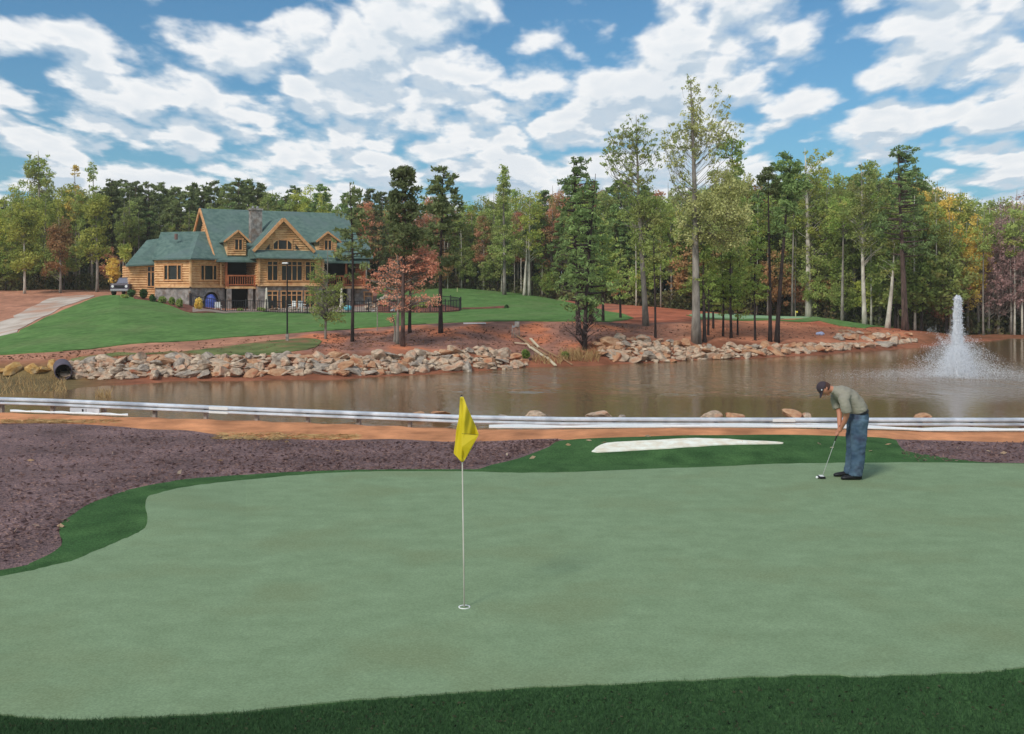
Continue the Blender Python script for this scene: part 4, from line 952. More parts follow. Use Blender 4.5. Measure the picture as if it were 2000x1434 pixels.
SKY = ([-400,0,40,75,110,150,200,230,270,330,380,430,470,510,550,600,620,650,690,730,760,830,865,910,950,985,1035,1080,1110,1150,1200,1240,1300,1340,1390,1430,1470,1500,1540,1600,1640,1700,1760,1800,1850,1900,1950,2000,2400],
       [350,372,352,345,348,345,350,348,344,352,352,360,350,352,362,360,356,378,372,368,378,372,372,376,370,362,362,352,350,345,350,345,355,350,345,330,340,340,320,330,325,325,318,328,356,380,372,356,345])
def sky_y(px): return float(np.interp(px, *SKY))
KINDLBL = {('pine','pine'):'dark green pine', ('pine','pine2'):'blackish green pine', ('tallpine','pine2'):'bare-stemmed dark pine', ('tallpine','pine'):'bare-stemmed green pine', ('broad','green'):'mid green broadleaf tree', ('broad','olive'):'olive broadleaf tree', ('broad','yellow'):'yellow-green broadleaf tree',
 ('slim','yellow'):'slim yellow-green poplar', ('slim','gold'):'slim golden poplar', ('broad','gold'):'golden broadleaf tree', ('slim','green'):'slim green poplar', ('small','orange'):'low orange autumn tree', ('small','rust'):'low rust-red autumn tree', ('small','yellow'):'low yellow-green tree', ('twiggy','bare'):'nearly bare greyish pink tree', ('broad','rust'):'rust-red broadleaf tree', ('broad','orange'):'orange broadleaf tree', ('pole','olive'):'thin small-crowned olive pole tree', ('pole','green'):'thin small-crowned green pole tree', ('slim','olive'):'slim olive poplar', ('small','olive'):'low olive understorey tree', ('small','green'):'low green understorey tree'}
REG = [(-400, [('broad','green',3),('slim','yellow',2),('slim','olive',2),('broad','yellow',2),('pine','pine2',1)], 'left forest beyond the dirt lot'),
 (215, [('pine','pine2',5),('tallpine','pine2',5),('tallpine','pine',2)], 'woods above the wing roof'),
 (430, [('pine','pine2',5),('tallpine','pine',3),('broad','olive',1),('slim','olive',1)], 'woods behind the main roof'),
 (570, [('slim','yellow',3),('pine','pine',3),('slim','green',1)], 'woods behind the right roof half'),
 (680, [('broad','rust',3),('pine','pine2',2),('broad','olive',1)], 'woods behind the right house end'),
 (880, [('broad','olive',2),('broad','rust',1.2),('pine','pine',2),('slim','yellow',1.5),('broad','green',2)], 'woods above the upper lawn'),
 (1060, [('pine','pine',3),('broad','green',2.5),('broad','olive',2.5),('broad','rust',1.6)], 'woods behind the pine cluster'),
 (1340, [('broad','green',3),('broad','olive',2),('pine','pine',2),('broad','orange',1),('broad','rust',.8),('slim','green',1)], 'woods behind the far putting green'),
 (1560, [('broad','green',3),('broad','olive',3),('broad','yellow',1.5),('pine','pine',1.5),('slim','olive',1)], 'woods above the low rock wall'),
 (1800, [('broad','yellow',2),('broad','gold',1.8),('broad','olive',2),('slim','gold',1),('pine','pine2',1),('broad','orange',.6)], 'woods behind the fountain'),
 (1905, [('twiggy','bare',4),('broad','gold',1),('broad','olive',1.5),('slim','gold',1)], 'woods right of the fountain')]
def region(px):
    r = REG[0]
    for q in REG:
        if px >= q[0]: r = q
    return r
def put_tree(px, off, kinds, ytop, rowname, jit=1):
    d9 = float(stations(np.array([float(px)]))[11][0]); d = d9+off; p = W(px, d)
    w = np.array([k[2] for k in kinds]); kind, lf, _ = kinds[RNG.choice(len(kinds), p=w/w.sum())]
    h = CH+(HZ-ytop)*d/F-p.z; s = h/H0; rr = region(px)
    src = PROTO[kind][RNG.integers(len(PROTO[kind]))]; sxy = s*RNG.uniform(.85, 1.25)
    lb = f'{KINDLBL[(kind, lf)]}, {rowname} of the {rr[2]}'
    return dup(src, p, RNG.uniform(0, 6.28), (sxy, sxy, s), ' '.join(lb.split()[:18]), 'forest trees beyond the pond and the house', {'crown': LM[lf]})
def forest():
    px = -330.0
    while px < 2330:
        put_tree(px, RNG.uniform(0, 3.5), region(px)[1], sky_y(px)+RNG.uniform(12, 70), 'front row'); px += RNG.uniform(17, 27)
    px = -330.0
    while px < 2330:
        put_tree(px, RNG.uniform(6, 10), region(px)[1], sky_y(px)+RNG.uniform(-4, 22), 'second row'); px += RNG.uniform(19, 29)
    px = -330.0
    while px < 2330:
        put_tree(px, RNG.uniform(14, 20), region(px)[1], sky_y(px)+RNG.uniform(0, 26), 'back row'); px += RNG.uniform(24, 36)
    for px in list(RNG.uniform(-100, 220, 8))+list(RNG.uniform(860, 1180, 10))+list(RNG.uniform(1180, 2100, 26)):
        rr = region(px); k = [('twiggy','bare',5),('small','rust',.4),('small','olive',.5)] if px > 1890 else [('small','orange',1),('small','olive',2),('small','green',2.5),('small','rust',.6)] if px < 1250 else [('small','orange',1.3),('small','rust',.8),('small','olive',2.5),('small','green',2.5),('small','yellow',1)]
        put_tree(px, RNG.uniform(-1.5, 2), k, RNG.uniform(455, 540) if px < 1890 else RNG.uniform(420, 490), 'low fringe')
    for px in list(RNG.uniform(230, 440, 14))+list(RNG.uniform(860, 1180, 10))+list(RNG.uniform(1200, 2080, 24)):
        t_ = put_tree(px, RNG.uniform(-2, 1), [('pole','olive',1),('pole','green',1)], sky_y(px)+RNG.uniform(20, 90), 'outermost row')
        if px > 860 and RNG.random() < .6:
            for c_ in t_.children:
                if c_.name.startswith('trunk'): c_.material_slots[0].link = 'OBJECT'; c_.material_slots[0].material = M['bark_white']
forest()
for ks in PROTO.values():       # the masters leave the scene: only their placed copies stay
    for r in ks:
        for c in list(r.children): bpy.data.objects.remove(c)
        bpy.data.objects.remove(r)
def mass(name, label, off, depth, zmax, n, size, mats):
    px = RNG.uniform(-390, 2390, n); d9 = stations(px)[11]; d = d9+off+RNG.random(n)*depth
    hz = np.array([mnoise.noise(Vector((a*.02, off, 3)))*.5+.5 for a in px])
    z0 = T(px, d); z = z0+RNG.random(n)**1.2*zmax*(.45+.75*hz)
    cen = np.stack([(px-1000)/F*d, d, z], 1)
    cl = np.array([mnoise.noise(Vector((a[0]*.35, a[1]*.2, a[2]*.5)))*.9+.5 for a in cen])
    cl = np.clip(cl+RNG.normal(size=n)*.15, 0, 1)
    o = leafmesh(name, cen, size*RNG.uniform(.6, 1.3, n), mats, tint=cl); tag(o, label, name.replace('_', ' '), kind='stuff')
mass('undergrowth', 'tangled undergrowth along the foot of the forest', -.5, 9, 2.2, 52000, .26, leaf_mat('undergrowth_leaves', col(76,84,56), col(136,136,86), col(120,98,72)))
mass('distant_woods', 'dense dark woods filling the depth of the forest', 13, 12, 11.5, 90000, .55, leaf_mat('woods_leaves', col(66,76,52), col(108,120,74), col(100,90,68)))

def hero(name, px, yb, ytop, ells, leaf, bark, label, n, cr=(.3, .6), w=8, lean=0, d=None, group='single trees on the near bank and lawn', pine=None, **kw):
    p = G(px, yb, skip=45) if d is None else W(px, d); d = p.y; k = d/F; h = (yb-ytop)*k
    if pine: cl = pine_clumps(h, h*pine[0], pine[1]*k, n, cr, *pine[2:])
    else: cl = ell_clumps([((e[0]-px)*k, (yb-e[1])*k, e[2]*k, e[3]*k)+tuple(e[4:]) for e in ells], n, cr, kw.pop('depth', .9))
    return tree(name, p, h, w*k/2, cl, leaf, bark, label, group, lean=(lean*k, 0), **kw)
PK = dict(squash=.6, slope=.1, elong=2.4, nleaf=44, ls=.15)
hero('pine_tree', 688, 668, 352, None, 'pine2', 'bark_dark', 'slender dark pine in front of the right half of the house', 62, (.25, .5), 6, pine=(.40, 48, .25, .6), **{**PK, 'nleaf': 30})
hero('pine_tree', 787, 677, 316, None, 'pine2', 'bark_pine', 'tall dark pointed pine rising through the salmon tree', 130, (.28, .55), 8, pine=(.52, 40, .16, .6), **PK)
hero('pine_tree', 861, 651, 325, None, 'pine2', 'bark_dark', 'tall dark pine with a broad round top right of the salmon tree', 135, (.28, .55), 8, pine=(.38, 48, .2, .45), **PK)
hero('pine_tree', 800, 650, 440, [(800, 500, 20, 30)], 'pine2', 'bark_dark', 'short black trunk just behind the salmon tree', 18, (.25, .5), 6, **PK)
hero('autumn_tree', 776, 672, 465, [(800, 520, 55, 48), (745, 545, 40, 28, .8), (835, 520, 28, 34), (800, 585, 60, 24, .8), (800, 480, 26, 18)], 'pink', 'bark_grey', 'wide salmon-pink autumn tree right of the house', 200, (.22, .48), 6, nleaf=32, ls=.105, squash=.45, slope=.45, zmin=.3)
hero('young_tree', 636, 663, 482, [(636, 585, 38, 52), (622, 530, 22, 26, .6), (645, 615, 30, 25, .7)], 'olive', 'bark_grey', 'small wispy olive tree in front of the great room windows', 120, (.2, .42), 4, nleaf=40, ls=.09, squash=.7, slope=.7, zmin=.2)
hero('young_tree', 770, 668, 610, [(765, 622, 10, 8)], 'pink', 'bark_grey', 'thin pale sapling stem beside the pointed pine', 5, (.15, .3), 4, nleaf=20, ls=.08)
hero('conifer_tree', 985, 600, 345, None, 'olive', 'bark_grey', 'narrow cone-shaped tree with a reddish tip above the upper lawn', 110, (.5, .9), 7, d=126, pine=(.25, 34, .04, .9), nleaf=50, ls=.22, squash=.6, slope=.3)
hero('birch_tree', 1033, 570, 358, [(1035, 410, 30, 45), (1040, 465, 34, 34)], 'yellow', 'bark_white', 'white-stemmed birch, the taller of the pair above the upper lawn', 80, (.4, .8), 7, nleaf=50, ls=.2, d=127)
hero('birch_tree', 1024, 570, 450, [(1020, 470, 16, 22)], 'olive', 'bark_white', 'shorter leaning white birch stem left of its taller twin', 20, (.4, .7), 6, nleaf=40, ls=.2, d=126.5, lean=4)
hero('pine_tree', 1131, 655, 300, None, 'pine', 'bark_dark', 'left and tallest pine of the cluster with bare spreading top branches', 150, (.25, .5), 9, lean=-14, pine=(.22, 78, .14, .8), branch=.09, **{**PK, 'nleaf': 20})
hero('pine_tree', 1141, 684, 335, None, 'pine', 'bark_dark', 'middle pine of the cluster whose trunk stands lowest on the bank', 110, (.3, .6), 8, lean=18, pine=(.22, 60, .12, .8), branch=.07, **{**PK, 'nleaf': 30})
hero('pine_tree', 1153, 632, 400, None, 'pine', 'bark_dark', 'right shorter pine of the cluster at the lawn edge', 85, (.3, .6), 7, lean=8, pine=(.2, 54, .12, .8), **{**PK, 'nleaf': 30})
hero('pine_tree', 1178, 628, 430, None, 'olive', 'bark_dark', 'thin dark-stemmed tree right of the pine cluster', 60, (.3, .6), 5, pine=(.35, 36, .12, .8), **PK)
hero('oak_tree', 1262, 637, 218, [(1215, 300, 46, 50, 1.0, .55), (1240, 255, 42, 34, 1.0, .5), (1272, 300, 24, 50, .7, .5), (1240, 355, 50, 30, .6, .7), (1262, 415, 55, 44, .9), (1262, 480, 45, 35, .5)], 'olive', 'bark_grey', 'tall grey-trunked oak with a thin open crown left of the tallest tree', 430, (.28, .5), 11, nleaf=34, ls=.13, slope=1.25, branch=.035, squash=.8, lean=-22, zmin=.45)
hero('tulip_tree', 1360, 669, 146, [(1350, 195, 20, 50, 1.1, .42), (1352, 255, 28, 50, 1.1, .42), (1316, 290, 26, 52, 1.1, .42), (1378, 275, 36, 56, 1.0, .4), (1412, 258, 44, 26, .8, .36), (1402, 205, 30, 44, .5, .32), (1326, 370, 20, 54, .7, .4), (1352, 380, 26, 50, .5, .5), (1400, 420, 68, 55, 1.0), (1425, 365, 42, 38, .8), (1420, 470, 48, 25, .5), (1350, 450, 40, 30, .4)], 'hero', 'bark_grey', 'tallest tree, with a thick grey trunk and sparse pale yellow-green crown', 820, (.34, .6), 17, nleaf=38, ls=.13, slope=1.5, branch=.024, squash=1.0, lean=-8, zmin=.42)
hero('pine_tree', 1428, 628, 276, None, 'green', 'bark_dark', 'dense rounded green tree just right of the tallest tree', 150, (.45, .9), 8, pine=(.2, 52, .3, .45), d=96, nleaf=50, ls=.2, squash=.6, slope=.3)
hero('pine_tree', 1504, 667, 330, [(1500, 350, 20, 26, .8), (1512, 372, 18, 20, .5)], 'pine2', 'bark_dark', 'very thin straight black pine stem near the rock wall', 28, (.22, .45), 7, **{**PK, 'slope': .25})
hero('pine_tree', 1517, 669, 296, [(1540, 325, 32, 26), (1545, 365, 38, 30), (1535, 410, 32, 22, .7), (1520, 450, 24, 18, .5)], 'pine', 'bark_dark', 'leaning dark pine whose trunk crosses the thin straight one', 90, (.28, .5), 9, lean=24, **{**PK, 'slope': .2})
for px, yb, yt, w, lb in ((1376, 668, 470, 7, 'dark thin stem against the right side of the tallest tree'), (1383, 655, 480, 4, 'slightly tilted thin dark stem, second right of the tallest tree'), (1393, 642, 500, 4, 'short dark stem standing highest among the thin stems'), (1412, 657, 490, 4, 'thin dark stem in the middle of the stem group'),
                      (1428, 660, 470, 5, 'stouter black stem right of the middle of the group'), (1441, 655, 500, 3, 'slimmest dark stem of the group right of the tallest tree'), (1475, 665, 460, 4, 'lone thin dark stem between the group and the crossing pines'), (1280, 660, 420, 4, 'thin dark stem right of the open-crowned oak'), (1212, 622, 470, 4, 'thin dark stem at the right tip of the lawn')):
    hero('thin_tree', px, yb, yt, [(px, yt+26, 16, 24), (px, yt+75, 28, 26, .8), (px+5, min(yt+110, yb-52), 30, 16, .7)], 'green' if px > 1300 else 'olive', 'bark_dark', lb, 50, (.22, .45), w, nleaf=34, ls=.13, slope=.3, squash=.5, zmin=.45, group='thin dark stems on the far bank')
hero('poplar_tree', 1580, 620, 284, [(1588, 350, 40, 40), (1600, 305, 38, 16, .25), (1585, 420, 40, 45), (1590, 470, 40, 20, .5)], 'yellow', 'bark_white', 'pale-trunked tree with a wispy arching top behind the far putting green', 150, (.3, .6), 13, nleaf=40, ls=.18, slope=.9, d=106, lean=-6)
hero('poplar_tree', 1689, 640, 315, [(1690, 370, 46, 50), (1680, 430, 48, 45), (1700, 480, 40, 26, .6)], 'olive', 'bark_white', 'slim white-trunked tree left of the rugged dark pine', 140, (.35, .7), 9, nleaf=44, ls=.19, slope=.9, d=96, lean=-10)
hero('leaning_tree', 1733, 643, 470, [(1748, 480, 24, 26), (1735, 520, 30, 20, .5)], 'green', 'bark_white', 'short pale trunk leaning right toward the rugged dark pine', 36, (.3, .6), 10, nleaf=40, ls=.18, d=93, lean=16)
hero('pine_tree', 1768, 655, 289, None, 'pine', 'bark_pine', 'tall rugged pine with a ragged bare tip above the low rock wall', 150, (.35, .7), 13, pine=(.38, 70, .16, .7), d=92, lean=-12, branch=.09, **PK)
hero('thin_tree', 1645, 640, 400, [(1650, 430, 40, 40)], 'green', 'bark_grey', 'grey-stemmed tree midway between two pale trunks', 60, (.35, .7), 6, nleaf=44, ls=.19, d=99)
hero('poplar_tree', 75, 566, 291, [(75, 330, 26, 34, 1), (60, 352, 18, 22, .6), (92, 350, 16, 24, .6), (75, 420, 30, 50, .8)], 'olive', 'bark_grey', 'tallest tree on the left, its open round crown above the forest', 130, (.35, .7), 7, nleaf=36, ls=.22, slope=1.2, d=121)
hero('poplar_tree', 148, 566, 316, [(148, 335, 9, 16, 1), (146, 400, 18, 40, .7)], 'gold', 'bark_grey', 'thin pale-crowned poplar, left of the two twin tips', 40, (.3, .5), 5, nleaf=30, ls=.2, slope=1.2, d=121)
hero('poplar_tree', 180, 566, 317, [(180, 336, 12, 18, 1), (184, 400, 20, 40, .7)], 'olive', 'bark_grey', 'thin-crowned poplar, right of the two twin tips', 46, (.3, .55), 5, nleaf=32, ls=.2, slope=1.2, d=121)
hero('broadleaf_tree', 48, 562, 384, [(45, 430, 30, 44), (48, 490, 30, 30, .7)], 'yellow', 'bark_white', 'bright yellow-green tree with twin white stems on the far left', 110, (.5, .9), 5, nleaf=50, ls=.22, d=112)
hero('autumn_tree', 118, 562, 410, [(118, 455, 24, 40), (112, 510, 26, 28, .6)], 'orange', 'bark_grey', 'orange-brown autumn tree between two yellow-green ones on the left', 90, (.45, .8), 5, nleaf=48, ls=.2, d=113)
hero('broadleaf_tree', 190, 562, 365, [(188, 410, 28, 44), (180, 470, 32, 30, .9)], 'yellow', 'bark_grey', 'leafy lime green tree nearest the left end of the wing roof', 120, (.45, .85), 6, nleaf=50, ls=.22, d=113)
hero('young_tree', 246, 566, 468, [(246, 492, 12, 24)], 'yellow', 'bark_dark', 'small lime sapling touching the left tip of the wing roof', 30, (.3, .55), 3, nleaf=40, ls=.18, d=112)
hero('young_tree', 222, 566, 490, [(222, 525, 13, 26)], 'gold', 'bark_dark', 'small golden sapling above the parked vehicle', 34, (.3, .55), 3, nleaf=40, ls=.18, d=112)

hero('bare_brush', 1140, 682, 585, [(1135, 640, 40, 34), (1150, 615, 30, 24)], 'brush', 'bark_dark', 'dark leafless brush tangled round the feet of the pine cluster', 42, (.25, .5), 4, nleaf=16, ls=.07, elong=5, slope=1.0, zmin=.03, branch=.05)
# dry grass tufts, chips, leaves, turf blades
def blades(name, P, h, w, mat, label, cat, spread=.35, lean=.45):
    n = len(P); th = RNG.uniform(0, 6.28, n); hh = h*RNG.uniform(.5, 1.3, n)
    dx = np.cos(th)*w/2; dy = np.sin(th)*w/2; lx = RNG.normal(size=n)*hh*lean; ly = RNG.normal(size=n)*hh*lean
    a = P+np.stack([dx, dy, 0*dx], 1); b = P-np.stack([dx, dy, 0*dx], 1); c = P+np.stack([lx, ly, hh], 1)
    co = np.stack([a, b, c], 1).reshape(-1, 3)
    me = bpy.data.meshes.new(name); me.vertices.add(3*n); me.vertices.foreach_set('co', co.ravel().astype(np.float32)); me.loops.add(3*n); me.loops.foreach_set('vertex_index', np.arange(3*n, dtype=np.int32)); me.polygons.add(n)
    me.polygons.foreach_set('loop_start', np.arange(0, 3*n, 3, dtype=np.int32)); me.polygons.foreach_set('loop_total', np.full(n, 3, dtype=np.int32)); me.update(calc_edges=True)
    at_ = me.attributes.new('tint', 'FLOAT', 'POINT'); at_.data.foreach_set('value', np.repeat(RNG.random(n), 3).astype(np.float32))
    return tag(link(name, me, mat), label, cat, kind='stuff')
def patch(n, x0, x1, y0, y1, skip=0, gx=None):
    px = RNG.uniform(x0, x1, n); yy = RNG.uniform(y0, y1, n) if np.isscalar(y0) else np.interp(px, *y0)+RNG.random(n)*(np.interp(px, *y1)-np.interp(px, *y0))
    out = []
    for a, b in zip(px, yy): out.append(tuple(G(a, b, 0, skip)))
    return np.array(out)
blades('dry_grass', np.concatenate([patch(500, 1095, 1170, 690, 708, 45), patch(120, 1040, 1100, 700, 712, 45)]), .45, .05, LM['straw'], 'tan dry grass growing at the water between the two rock walls', 'grass')
blades('dry_grass', np.concatenate([patch(260, 0, 130, 738, 772, 35), np.array([tuple(W(RNG.uniform(186, 216), RNG.uniform(43, 45), WATER-.02)) for _ in range(90)])]), .36, .04, LM['straw'], 'tan reeds and dry grass at the shallow left end of the pond', 'grass')
def straw_bits(rng, label):
    P = []
    for x0, x1, y0, y1, n in rng: P.append(patch(n, x0, x1, y0, y1, 12))
    P = np.concatenate(P); P[:, 2] += .03
    o = leafmesh('straw', P, .035, LM['straw'], elong=9, up=.95); tag(o, label, 'straw', kind='stuff')
straw_bits([(0, 130, 822, 829, 160), (60, 230, 822, 829, 120), (420, 560, 848, 862, 160), (560, 700, 851, 860, 120)], 'loose straw scattered between the orange dirt and the mulch')
pm = patch(5200, -60, 1090, ([-60, 0, 210, 437, 560, 866, 1053], [835, 832, 836, 855, 862, 867, 862]), ([-60, 0, 120, 150, 270, 386, 500, 900, 1000, 1090], [1130, 1115, 1040, 1000, 955, 936, 928, 918, 898, 866]))
pm2 = patch(700, 1760, 2040, 866, 905); pm = np.concatenate([pm, pm2]); pm[:, 2] += .03
o = leafmesh('mulch_chips', pm, .035*RNG.uniform(.4, 1.3, len(pm)), leaf_mat('bark_chips', col(84,64,64), col(142,114,106)), elong=2.4, up=.7); tag(o, 'loose dark bark chips strewn over the mulch', 'mulch', kind='stuff')
lf = np.array([tuple(G(x, y, .05)) for x, y in ((1150,866),(1265,857),(1600,872),(1450,868),(1110,874),(915,880),(220,890),(430,905),(124,1022),(118,1036),(70,1034),(30,1045),(560,868),(1180,870),(1625,880),(1700,886),(1735,873),(1040,900),(990,893),(1870,880),(1930,886),(1960,890),(60,905),(350,930),(660,886))])
o = leafmesh('fallen_leaves', lf, .07, leaf_mat('dry_leaves', col(200,160,120), col(228,206,180)), elong=1.8, up=.8); tag(o, 'pale fallen leaves lying on the mulch and dark turf', 'leaves', kind='stuff')
nb = 60000; px = RNG.uniform(-60, 2060, nb); yb_ = np.interp(px, [-60, 0, 60, 150, 250, 400, 500, 700, 850, 1000, 1250, 1500, 1700, 1800, 1900, 2060], [1405, 1408, 1415, 1418, 1415, 1408, 1401, 1380, 1368, 1357, 1345, 1333, 1332, 1328, 1325, 1312])
yy = yb_+RNG.random(nb)*(1470-yb_); d = CH*F/(yy-HZ); P = np.stack([(px-1000)/F*d, d, np.full(nb, .030)], 1)
blades('turf_blades', P, .034, .006, LM['turf'], 'short dark green turf blades along the near edge of the green', 'grass', lean=.6)

pb = np.concatenate([patch(1700, 610, 1240, ([610, 1020, 1240], [655, 634, 632]), ([610, 800, 1020, 1100, 1240], [690, 676, 698, 696, 655]), 45), patch(700, 1240, 1760, ([1240, 1500, 1760], [640, 628, 644]), ([1240, 1500, 1760], [656, 668, 650]), 45), patch(500, 0, 560, ([0, 560], [697, 657]), ([0, 560], [704, 690]), 45)]); pb[:, 2] += .03
o = leafmesh('bank_litter', pb, .07*RNG.uniform(.4, 1.5, len(pb)), leaf_mat('bank_debris', col(70,48,40), col(176,130,100)), elong=2.6, up=.7); tag(o, 'dead leaves, twigs and clods scattered over the red bank', 'litter', kind='stuff')
pd = patch(900, -20, 2020, ([-20, 400, 1000, 1500, 2020], [1425, 1416, 1375, 1352, 1345]), ([-20, 2020], [1440, 1440])); pd[:, 2] += .045
o = leafmesh('turf_litter', pd, .014*RNG.uniform(.4, 1.6, len(pd)), leaf_mat('leaf_litter', col(30,34,28), col(104,104,76)), elong=1.8, up=.7); tag(o, 'dark and pale crumbs of litter on the near turf fringe', 'litter', kind='stuff')
# ------------------------------------------------------------------ fountain
def fountain():
    t = thing('fountain', FX, 'white fountain jet spraying high above the pond on the right', 'fountain')
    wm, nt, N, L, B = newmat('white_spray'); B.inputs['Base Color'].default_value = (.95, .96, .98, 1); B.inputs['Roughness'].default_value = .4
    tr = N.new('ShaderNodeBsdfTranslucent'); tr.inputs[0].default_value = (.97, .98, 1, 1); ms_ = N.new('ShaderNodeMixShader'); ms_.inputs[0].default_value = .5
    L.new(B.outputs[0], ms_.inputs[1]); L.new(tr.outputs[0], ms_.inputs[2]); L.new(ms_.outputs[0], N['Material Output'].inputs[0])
    f = np.array(FX); n = 30000; u = RNG.random(n)**1.35; H = 4.25; z = u*H
    sg = .075+.06*(1-u)+1.25*np.clip(.42-u, 0, 1)**1.3
    x = RNG.normal(size=n)*sg+.10*np.sin(u*1.2); y = RNG.normal(size=n)*sg
    z = np.where(u > .96, z-RNG.random(n)*.3, z)
    cen = f+np.stack([x, y, z], 1)
    for nm, prof in (('jet_core', [(.0, 4.28), (.05, 4.24), (.10, 4.1), (.125, 3.7), (.14, 3.0), (.17, 2.5), (.20, 1.9), (.26, 1.25), (.36, .7), (.5, .2), (.55, 0)]),):
        mb = MB(); n_ = 40; vs = []; pp = np.array(prof); zs_ = np.linspace(4.28, 0, 90); rs_ = np.interp(-zs_, -pp[:, 1], pp[:, 0])
        for z_, r_ in zip(zs_, rs_):
            for k_ in range(n_):
                q_ = 2*math.pi*k_/n_; rr_ = r_*(.75+.6*mnoise.fractal(Vector((math.cos(q_)*2.2, math.sin(q_)*2.2, z_*2.0)), 1, 2, 4)+.12*math.sin(q_*9+z_*2)); vs.append(FX+Vector((rr_*math.cos(q_), rr_*math.sin(q_), z_)))
        mb.add(vs, [(i*n_+k, i*n_+(k+1) % n_, (i+1)*n_+(k+1) % n_, (i+1)*n_+k) for i in range(89) for k in range(n_)])
        mb.build(nm, wm, t, True)
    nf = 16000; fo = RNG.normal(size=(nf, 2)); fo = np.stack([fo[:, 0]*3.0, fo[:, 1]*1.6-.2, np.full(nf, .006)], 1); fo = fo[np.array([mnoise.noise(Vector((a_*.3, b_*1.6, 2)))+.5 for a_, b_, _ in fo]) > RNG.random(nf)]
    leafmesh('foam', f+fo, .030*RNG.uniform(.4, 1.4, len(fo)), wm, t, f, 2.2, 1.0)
    a = leafmesh('jet', cen, .028*RNG.uniform(.5, 1.4, n), wm, t, f, 3.2, 0)
    C2 = []
    for _ in range(1500):     # arcs thrown outwards, falling back on the water
        az = RNG.uniform(0, 6.283); R_ = abs(RNG.normal())*1.2+.2; hh = RNG.uniform(.4, 2.6)*math.exp(-R_*.35)+.15; m_ = 36; s = RNG.random(m_)**.8
        C2.append(np.stack([np.cos(az)*R_*s*1.25+RNG.normal(size=m_)*.07, np.sin(az)*R_*s+RNG.normal(size=m_)*.07, np.clip(4*hh*s*(1-s)+.35*(1-s)+RNG.normal(size=m_)*.06, 0, 9)], 1))
    for az, R_, hh in ((3.05, 1.5, 2.45), (3.2, 1.1, 2.0), (2.9, 1.75, 1.5), (3.1, 2.2, 1.0), (.2, 1.6, 1.3), (-.1, 1.2, 1.9)):
        m_ = 420; s = RNG.random(m_); C2.append(np.stack([np.cos(az)*R_*s+RNG.normal(size=m_)*.06*(.4+s), np.sin(az)*R_*s+RNG.normal(size=m_)*.06, np.clip(hh*np.sin(s*1.75)+RNG.normal(size=m_)*.09, 0, 9)], 1))
    C2 = np.concatenate(C2); leafmesh('spray', f+C2, .016*RNG.uniform(.5, 1.4, len(C2)), wm, t, f, 2.4)
    m_ = 22000; r = np.abs(RNG.normal(size=m_))*2.0+.1; a = RNG.uniform(0, 6.283, m_); P_ = np.stack([np.cos(a)*r*1.5, np.sin(a)*r*.9, .02+np.abs(RNG.normal(size=m_))*.55*np.exp(-r*.55)], 1)
    leafmesh('mist', f+P_, .018*RNG.uniform(.5, 1.3, m_), wm, t, f, 1.6)
    mb = MB(); mb.lathe(FX, [(0, -.1), (.42, -.1), (.45, .03), (.36, .1), (.1, .12), (.09, .2), (0, .2)], 18); mb.build('float', 'black', t, True)
    mb = MB(); mb.tube([FX+Vector((0, 0, .15)), FX+Vector((0, 0, .34))], [.09, .05], 10); mb.build('nozzle', 'post', t)
fountain()

